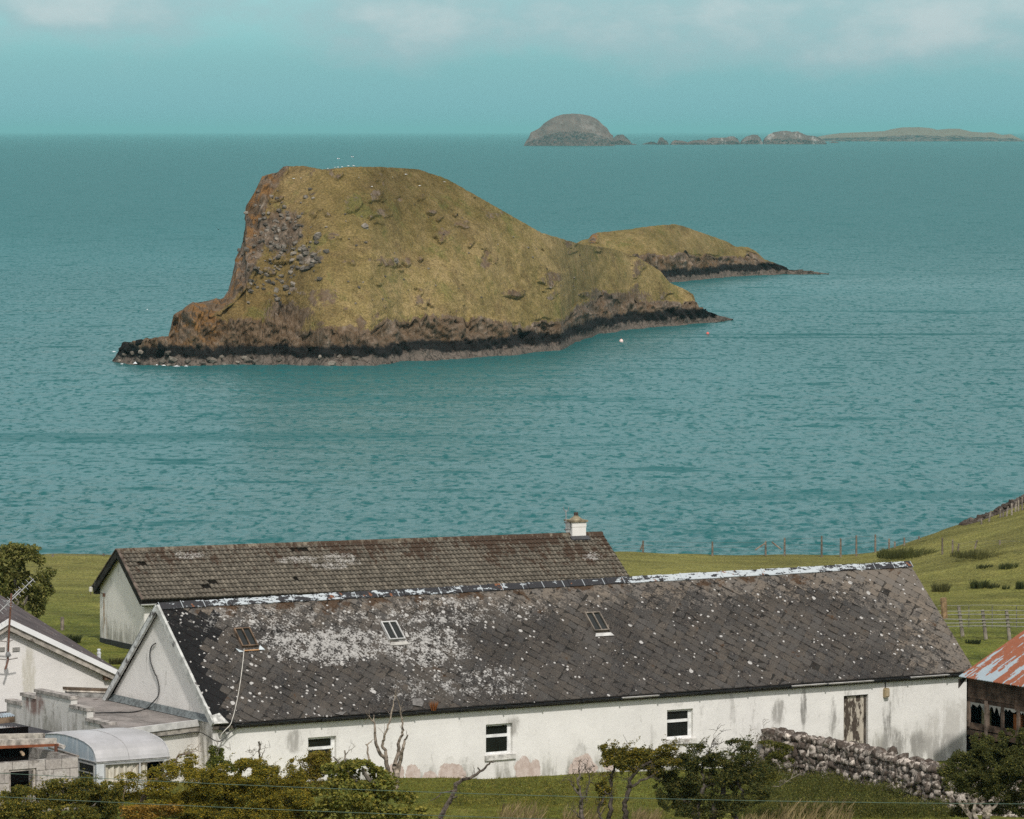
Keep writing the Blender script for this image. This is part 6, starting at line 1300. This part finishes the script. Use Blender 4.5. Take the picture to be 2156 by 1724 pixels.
def fence_g(name, label, lst, **kw):
    posts = []
    for x, yt, Y, *l in lst:
        b, t = gpost(x, yt, Y, lean=l[0] if l else 0)
        # back to survey grid for stakes(): keep world points instead
        posts.append((b, t))
    rng = random.Random(kw.get('seed', 0)); o = thing(name, posts[0][0], label, 'fence'); r = kw.get('r', .055); col = kw.get('col', (.20, .165, .13))
    for b, t in posts:
        mb = MB(); k = rng.uniform(.7, 1.3); mb.tube([b - UZ * .3, b.lerp(t, .5), t], [r * 1.1, r, r * .85], 6, tuple(c * k for c in col)); mb.build('post', post_m, o)
    mb = MB()
    for h in kw.get('wires', (.35, .6, .92)): mb.tube([b.lerp(t, h) - Vector((0, r, 0)) for b, t in posts], kw.get('wr', .006), 4, (.13, .125, .115))
    mb.build('wire', wire_m, o); return o
fence_g('wire_fence', 'wire fence with weathered posts along the seaward edge of the field', [(-30, 1168, 281), (111, 1166, 283), (218, 1165, 285), (430, 1160, 287), (640, 1158, 288), (900, 1150, 289), (1150, 1142, 290), (1354, 1138, 290.5), (1500, 1140, 291), (1612, 1139, 291.5), (1652, 1132, 291.5), (1730, 1128, 291), (1770, 1133.5, 291), (1803, 1127, 291), (1843, 1125, 292), (1872, 1134, 292), (1884, 1140, 292), (1904, 1131.5, 292), (1935, 1129, 293)], seed=2, r=.06)
# strainer braces in that fence are its own timber
mb = MB(); Y = 291.3
for x0, y0, x1, y1 in ((1590, 1158, 1612, 1143), (1625, 1141, 1644, 1156), (1348, 1158, 1353, 1146)): mb.tube([pd(x0, y0, Y), pd(x1, y1, Y)], .05, 5, (.24, .2, .16))
for i, (x0, y0, x1, y1) in enumerate(((1590, 1158, 1612, 1143), (1625, 1141, 1644, 1156), (1348, 1158, 1353, 1146))):
    mb = MB(); mb.tube([pd(x0, y0, Y), pd(x1, y1, Y)], .05, 5, (.24, .2, .16)); mb.build('brace', post_m, bpy.data.objects['wire_fence'])
fence_g('wire_fence', 'leaning post fence crossing the foot of the green rise', [(1984, 1131.5, 282), (2005.7, 1136, 281), (2016, 1144, 281, 3), (2051, 1137, 281, 7), (2105, 1137, 280), (2170, 1140, 280)], seed=3, r=.055, wires=(.5, .9))
fence_g('stake_fence', 'line of crooked stakes running up beside the ruined wall', [(2014, 1111, 296), (2066, 1092, 295), (2081, 1075, 296, 6), (2106, 1071, 297), (2112, 1076, 297), (2118, 1066, 297, 5), (2130, 1060, 297), (2137, 1056, 298, 3), (2144, 1052, 298), (2152, 1046, 298), (2159, 1040, 298)], seed=4, r=.06, col=(.26, .225, .185), wires=(.6,))
# stock fence of rails in the field beyond the cottage end
YG = 238.0; o = pd(2075, 1322, YG); sf = thing('rail_fence', Vector((o.x, o.y, gz_(o.x, o.y))), 'leaning post and rail fence in the field behind the rusty roofed shed', 'fence')
for (x0, y0, x1, y1) in ((2027, 1318, 2018.5, 1276), (2076, 1324, 2068.7, 1284), (2127, 1333, 2119, 1284), (2176, 1336, 2168, 1288)):
    mb = MB(); b = pd(x0, y0, YG); mb.tube([b - UZ * .5, pd(x1, y1, YG)], [.10, .085], 7, (.24, .21, .17)); mb.build('post', post_m, sf)
for y, r_ in ((1274.5, .012), (1286, .018), (1294, .022), (1303.5, .026), (1311, .022), (1318.5, .026)):
    mb = MB(); mb.tube([pd(x, y + .8 * math.sin(x * .03 + y), YG - .1) for x in range(1975, 2200, 25)], r_, 5, (.25, .25, .21)); mb.build('rail', attr_mat('pale_rail', .7, .3, 3, .3, .1) if 'pale_rail' not in bpy.data.materials else bpy.data.materials['pale_rail'], sf)
for x in (2040, 2089, 2140):
    mb = MB(); mb.tube([pd(x, 1322, YG + .05), pd(x, 1276, YG + .05)], .025, 5, (.20, .19, .15)); mb.build('upright', post_m, sf)
def lone(name, label, x0, y0, x1, y1, Y, r, col):
    mb = MB(); b = pd(x0, y0, Y); mb.tube([b - UZ * .4, pd(x1, y1, Y)], r, 6, col); tag(mb.build(name, post_m), label, 'post')
lone('wooden_post', 'single grey post standing alone in the grass beside the white house', 131.5, 1336, 131, 1299, 236, .09, (.23, .19, .15))
lone('wooden_post', 'short orange brown post just behind the far verge of the cottage roof', 1989, 1283, 1986, 1258.5, 214, .14, (.27, .18, .10))
# ---------------------------------------------------------------- rushes, weeds, grass
def rush(x, y, wpx, hpx, label, seed, n=220, col=(.060, .072, .022), group='rush clumps in the field', lean=(.15, 0)):
    q = ghit(x, y); k = m_per_px(q.y); tuft('rush_clump', q - UZ * .05, hpx * k * 1.15, int(n * .7), col, seed, wpx * k * .5, label=label, cat='rushes', w=.022, lean=lean, group=group)
rush(2062, 1238, 36, 17, 'large dark rush clump in the open field above the rail fence', 1, 420)
rush(2090, 1238, 26, 11, 'lighter rush clump joined to the large dark one', 11, 160, (.055, .062, .02))
rush(1980, 1245, 36, 19, 'pale tipped rushes beside the far verge of the cottage roof', 2, 320, (.10, .098, .035))
rush(2122, 1196, 40, 12, 'ragged rush patch farther up the field below the leaning fence', 3, 240)
rush(2072, 1196, 34, 9, 'thin faint rush patch farther up the field', 4, 150, (.045, .052, .018))
rush(2117, 1241, 14, 10, 'small round rush clump between two bigger ones', 5, 110)
rush(2150, 1240, 20, 19, 'dark rush clump at the edge of the view above the rail fence', 6, 240)
rush(2048, 1355, 30, 11, 'dark weed patch just below the rail fence', 7, 200, (.032, .042, .014))
rush(1910, 1172, 130, 17, 'long bank of tall dark grass along the field fence above the cottage roof', 8, 1500, (.082, .088, .026), lean=(.3, 0))
rush(2060, 1172, 120, 13, 'bank of rough grass at the foot of the green rise', 9, 900, (.095, .095, .03), lean=(.3, 0))
rush(2018, 1582, 20, 28, 'nettles growing at the far corner of the cottage wall', 10, 260, (.035, .048, .014), group=None)
rush(140, 1352, 60, 16, 'dark weeds by the near corner of the white house gable', 12, 500, (.035, .045, .014), group=None)
rush(245, 1398, 30, 14, 'brownish weeds at the foot of the white house gable', 13, 260, (.062, .058, .02), group=None)
def weed(x, y, h, label, seed):
    q = ghit(x, y); L = Leaves(seed); t = thing('tall_weed', q, label, 'weed', 'tall weeds along the cottage wall'); rng = random.Random(seed); mb = MB()
    for k in range(rng.randint(2, 4)):
        a = q + Vector((rng.uniform(-.25, .25), rng.uniform(-.15, .15), 0)); b = a + Vector((rng.uniform(-.1, .1), 0, h * rng.uniform(.7, 1.1))); mb.tube([a - UZ * .1, b], .012, 5, (.05, .06, .02)); L.line([a, b], 34, .13, [(.055, .070, .018), (.075, .085, .022)], .055)
    mb.build('stem', leaf_mat, t); L.build('leaves', t, .35)
for i, (x, y, h, l) in enumerate(((852, 1632, .5, 'tall weed by the plaster patch nearest the dead tree'), (967, 1628, .55, 'tall weed before the widest bare plaster patch'), (1022, 1622, 1.0, 'tall weed reaching the sill of the middle window'), (1070, 1618, .8, 'tall weed just past the middle window sill'), (1088, 1616, .9, 'tall weed in front of the dark plaster patch'), (1134, 1614, .8, 'tall weed beside the small round plaster patch'), (1148, 1612, .5, 'short weed past the small round plaster patch'))): weed(x, y, h, l, 40 + i)
def blades(name, label, boxes, seed, kind='stuff'):
    """boxes: (x0,y0,x1,y1,count,height,colours,width) on the survey grid, planted on the ground"""
    r = random.Random(seed); V = []; F = []; C = []
    for x0, y0, x1, y1, n, h, cols, w_ in boxes:
        for k in range(n):
            x, y = r.uniform(x0, x1), r.uniform(y0, y1); d = ray(x, y); t = 172.0
            for _ in range(3): z = gz_(d.x * t, t); t = (z - EYE) / d.z
            if mn.noise((d.x * t * .8, t * .8, seed)) < -.25 and r.random() < .7: continue
            q = Vector((d.x * t, t, z - .02)); a = r.uniform(0, 6.28); hh = h * r.uniform(.4, 1.15); ln = hh * r.uniform(.1, .7); s_ = Vector((math.cos(a), math.sin(a), 0)); tip = q + Vector((math.cos(a * 7) * ln + .25 * hh, math.sin(a * 7) * ln, hh)); b = len(V)
            V += [q - s_ * w_, q + s_ * w_, q.lerp(tip, .6) + UZ * hh * .1 + s_ * w_ * .7, tip]; F.append((b, b + 1, b + 2, b + 3)); c = r.choice(cols); f_ = r.uniform(.6, 1.4); C += [tuple(e * f_ for e in c)] * 4
    return tag(arr_mesh(name, np.array(V), np.array(F), np.array(C), leaf_mat), label, kind=kind)
GR = [(.150, .142, .022), (.190, .165, .026), (.115, .118, .018), (.215, .180, .040)]; DG = [(.075, .082, .017), (.100, .098, .020), (.055, .062, .013), (.125, .112, .024)]; ST = [(.34, .26, .13), (.26, .20, .10), (.20, .15, .07)]
blades('grass', 'rough grass below the cottage wall', [(840, 1612, 1300, 1728, 34000, .085, GR, .008), (1180, 1625, 2000, 1728, 28000, .09, GR + DG[:1], .008), (1900, 1570, 2050, 1600, 3500, .15, GR + DG, .012)], 3)
def weedbed(name, label, boxes, seed):
    r = random.Random(seed); L = Leaves(seed); rr = L.r
    for x0, y0, x1, y1, n, h, cols, sz in boxes:
        for k in range(n):
            x = r.uniform(x0, x1); f = (x - x0) / (x1 - x0); y = r.uniform(y0, y1); d = ray(x, y); t = 172.0
            for _ in range(3): z = gz_(d.x * t, t); t = (z - EYE) / d.z
            v = mn.noise((d.x * t * .55, t * .55, seed)); hh = h * (.55 + .8 * max(0, v + .3)) * r.uniform(.5, 1.2); m_ = int(5 + hh * 22)
            q = np.array([(d.x * t, t, z)]) + rr.normal(0, 1, (m_, 3)) * np.array([.10, .10, 0]) + np.stack([np.zeros(m_), np.zeros(m_), rr.uniform(.02, hh, m_)], 1)
            L.P.append(q); L.S.append(np.full(m_, sz) * rr.uniform(.6, 1.3, m_)); c = np.array(r.choice(cols)) * r.uniform(.7, 1.35); L.C.append(c[None, :] * np.clip(rr.normal(1.1, .3, m_), .4, 2)[:, None])
    o = L.build(name, None, .5, upright=1.2); return tag(o, label, kind='stuff')
DW = [(.075, .085, .018), (.105, .105, .022), (.055, .064, .014), (.130, .118, .026)]
weedbed('undergrowth', 'dark rank weeds banked against the dry stone wall', [(1600, 1622, 1720, 1724, 1300, .50, DW, .07), (1700, 1640, 1840, 1724, 1500, .58, DW, .07), (1820, 1668, 2000, 1726, 1300, .62, DW, .07), (1560, 1650, 1700, 1724, 700, .40, DW, .06), (960, 1650, 1200, 1700, 420, .25, DW + GR, .06), (850, 1640, 1240, 1726, 700, .12, GR + DW, .05), (1240, 1630, 1600, 1726, 700, .14, GR + DW, .05)], 5)
blades('dry_grass', 'straw coloured dead grass at the foot of the picture', [(1050, 1712, 1140, 1740, 380, .5, ST, .009), (1180, 1716, 1260, 1740, 200, .45, ST, .011), (1330, 1716, 1390, 1740, 250, .4, ST, .011), (1640, 1712, 1790, 1742, 420, .6, ST, .011), (1560, 1722, 1650, 1740, 200, .4, ST, .011)], 7)
# rubble lying in the grass below the arching branch
# ---------------------------------------------------------------- power lines
pm_ = Mat('green_line'); plm = attr_mat('verdigris_line', .6, .2, 1, .3, 0)
def pline(label, pts, Y0, Y1):
    pts = [pd(x, y, Y0 + (Y1 - Y0) * (x + 300) / 2756) for x, y in pts]; sm_ = []
    mb = MB(); mb.tube(pts, .008, 6, (.075, .12, .09)); tag(mb.build('power_line', plm), label, 'power line')
def curve_pts(ctrl):
    xs_ = [c[0] for c in ctrl]; co_ = np.polyfit(xs_, [c[1] for c in ctrl], 2); return [(float(x), float(np.polyval(co_, x))) for x in np.linspace(-300, 2456, 60)]
pline('upper thin power line sagging across the hedge and the grass', curve_pts([(0, 1628), (474, 1650), (830, 1665), (1105, 1674), (1684, 1688), (2156, 1692)]), 120, 128)
pline('lower thin power line crossing the hedge near the foot of the view', curve_pts([(0, 1677), (250, 1690), (539, 1703), (800, 1712), (1105, 1723), (1500, 1734)]), 116, 124)
# ---------------------------------------------------------------- buoys
by_m = attr_mat('buoy_plastic', .5, .2, 3, .4, .1)
def buoy(x, y, r, col, top, label):
    c = pz(x, y, 0); mb = MB(); pr = [(r * math.sin(a), r * .55 - r * math.cos(a)) for a in np.linspace(.05, math.pi - .05, 9)]
    mb.lathe(c, pr, 14, col); mb.lathe(c + UZ * (r * 1.5), [(r * .25, 0), (r * .25, r * .25), (r * .12, r * .3)], 8, top); tag(mb.build('buoy', by_m, smooth=True), label, 'buoy')
buoy(1308, 720.5, .34, (.80, .58, .53), (.6, .2, .15), 'pale pink buoy floating close to the large island')
buoy(1490, 704, .27, (.75, .16, .13), (.5, .1, .08), 'red buoy floating farther out from the large island')
buoy(1529, 760, .14, (.03, .03, .03), (.03, .03, .03), 'tiny dark float on the open water') if False else None
# ---------------------------------------------------------------- gulls and seabirds
def bird_mesh(name, span, flying, body, tipc, bank=.0):
    mb = MB(); L = span * .42
    prof = [(-.5, .02), (-.4, .07), (-.15, .13), (.1, .14), (.3, .10), (.38, .085), (.46, .075), (.52, .02)]
    for i in range(len(prof) - 1):
        pass
    n = 8; vs = []; fs = []
    for t, r in prof:
        for k in range(n):
            a = 2 * math.pi * k / n; vs.append((t * L, r * L * math.cos(a), r * L * math.sin(a) + (.05 * L if t > .3 else 0)))
    for i in range(len(prof) - 1):
        for k in range(n): fs.append((i * n + k, i * n + (k + 1) % n, (i + 1) * n + (k + 1) % n, (i + 1) * n + k))
    mb.add(vs, fs, body)
    mb.add([(.5 * L, .02 * L, .06 * L), (.5 * L, -.02 * L, .06 * L), (.64 * L, 0, .03 * L), (.5 * L, 0, .09 * L)], [(0, 1, 2), (0, 2, 3), (1, 3, 2), (0, 3, 1)], (.6, .4, .05))
    mb.add([(-.42 * L, .06 * L, 0), (-.42 * L, -.06 * L, 0), (-.7 * L, -.09 * L, 0), (-.7 * L, .09 * L, 0)], [(0, 1, 2, 3)], body)
    if flying:
        for s in (1, -1):
            z1, z2 = span * .09 + bank * s * span * .1, span * .03 + bank * s * span * .22
            mb.add([(.12 * L, s * .1 * L, .05 * L), (-.18 * L, s * .1 * L, .05 * L), (-.12 * L, s * span * .25, z1), (.2 * L, s * span * .25, z1 + .01), (-.22 * L, s * span * .46, z2), (-.02 * L, s * span * .48, z2)], [(0, 1, 2, 3)], (.55, .56, .58) if body[0] > .3 else body)
            mb.add([(-.12 * L, s * span * .25, z1), (.2 * L, s * span * .25, z1 + .01), (-.02 * L, s * span * .48, z2), (-.22 * L, s * span * .46, z2)], [(0, 1, 2, 3)], tipc)
    else:
        for s in (1, -1): mb.add([(.2 * L, s * .135 * L, .06 * L), (-.1 * L, s * .15 * L, .05 * L), (-.62 * L, s * .05 * L, .03 * L), (-.1 * L, s * .10 * L, .12 * L)], [(0, 1, 2, 3)], (.40, .41, .43))
        for s in (1, -1): mb.tube([(0, s * .05 * L, -.1 * L), (0, s * .05 * L, -.28 * L)], .012 * L * 2, 4, (.5, .35, .1))
    return mb
fe = attr_mat('feathers', .8, .1, 3, .2, 0)
g0 = None
def gull(p, label, group=None, flying=False, rz=0, scale=1, body=(.86, .86, .86), tip=(.1, .1, .1), bank=0, name='gull'):
    o = bird_mesh('gull', 1.35, flying, body, tip, bank).build(name, fe, smooth=False); o.location = p; o.rotation_euler = (0, 0, rz); o.scale = (scale * .75,) * 3
    return tag(o, label, 'bird', group)
rg = random.Random(9)
gull(pd(712, 334, 700), 'white gull flying lowest over the crest of the large island', flying=True, rz=.3, scale=1.0)
gull(pd(742, 330, 710), 'white gull flying highest over the crest of the large island', flying=True, rz=2.8, bank=.8)
proto = None
for x, y, l, gp_ in [(705, 352.5, 'white gull perched on the green crest of the large island', 1), (712, 354, '', 1), (720, 352, '', 1), (733, 350, '', 1), (690, 357, '', 1), (745, 351, '', 1),
                     (618, 378, 'white gull sitting on the upper turf slope of the large island', 2), (634, 377, '', 2), (756, 376, '', 2), (827, 375, '', 2), (855, 369, '', 2), (884, 393, '', 2), (936, 385, '', 2), (783, 395, '', 2)]:
    lab, grp = (('white gull perched on the green crest of the large island', 'gulls on the island crest') if gp_ == 1 else ('white gull sitting on the upper turf slope of the large island', 'gulls on the island slope'))
    h = None; yy = y
    while h is None and yy < y + 14: h = cast(x, yy); yy += .7
    if h is None: continue
    p_ = h + Vector((0, -.15, .18))
    if proto is None: proto = gull(p_, lab, grp, rz=1.2)
    else:
        o = proto.copy(); COL.objects.link(o); o.location = p_; o.rotation_euler = (0, 0, rg.uniform(0, 6.28)); o.scale = (rg.uniform(.62, .78),) * 3; tag(o, lab, 'bird', grp)
gull(pd(460, 483, 620), 'dark seabird banking over the water beside the cliff', flying=True, rz=1.9, body=(.03, .028, .025), tip=(.02, .02, .02), bank=1.6, name='seabird', scale=.9)
gull(pd(205, 574, 600), 'dark seabird flying low over the open water away from the island', flying=True, rz=1.7, body=(.03, .028, .025), tip=(.02, .02, .02), bank=1.4, name='seabird', scale=.8)
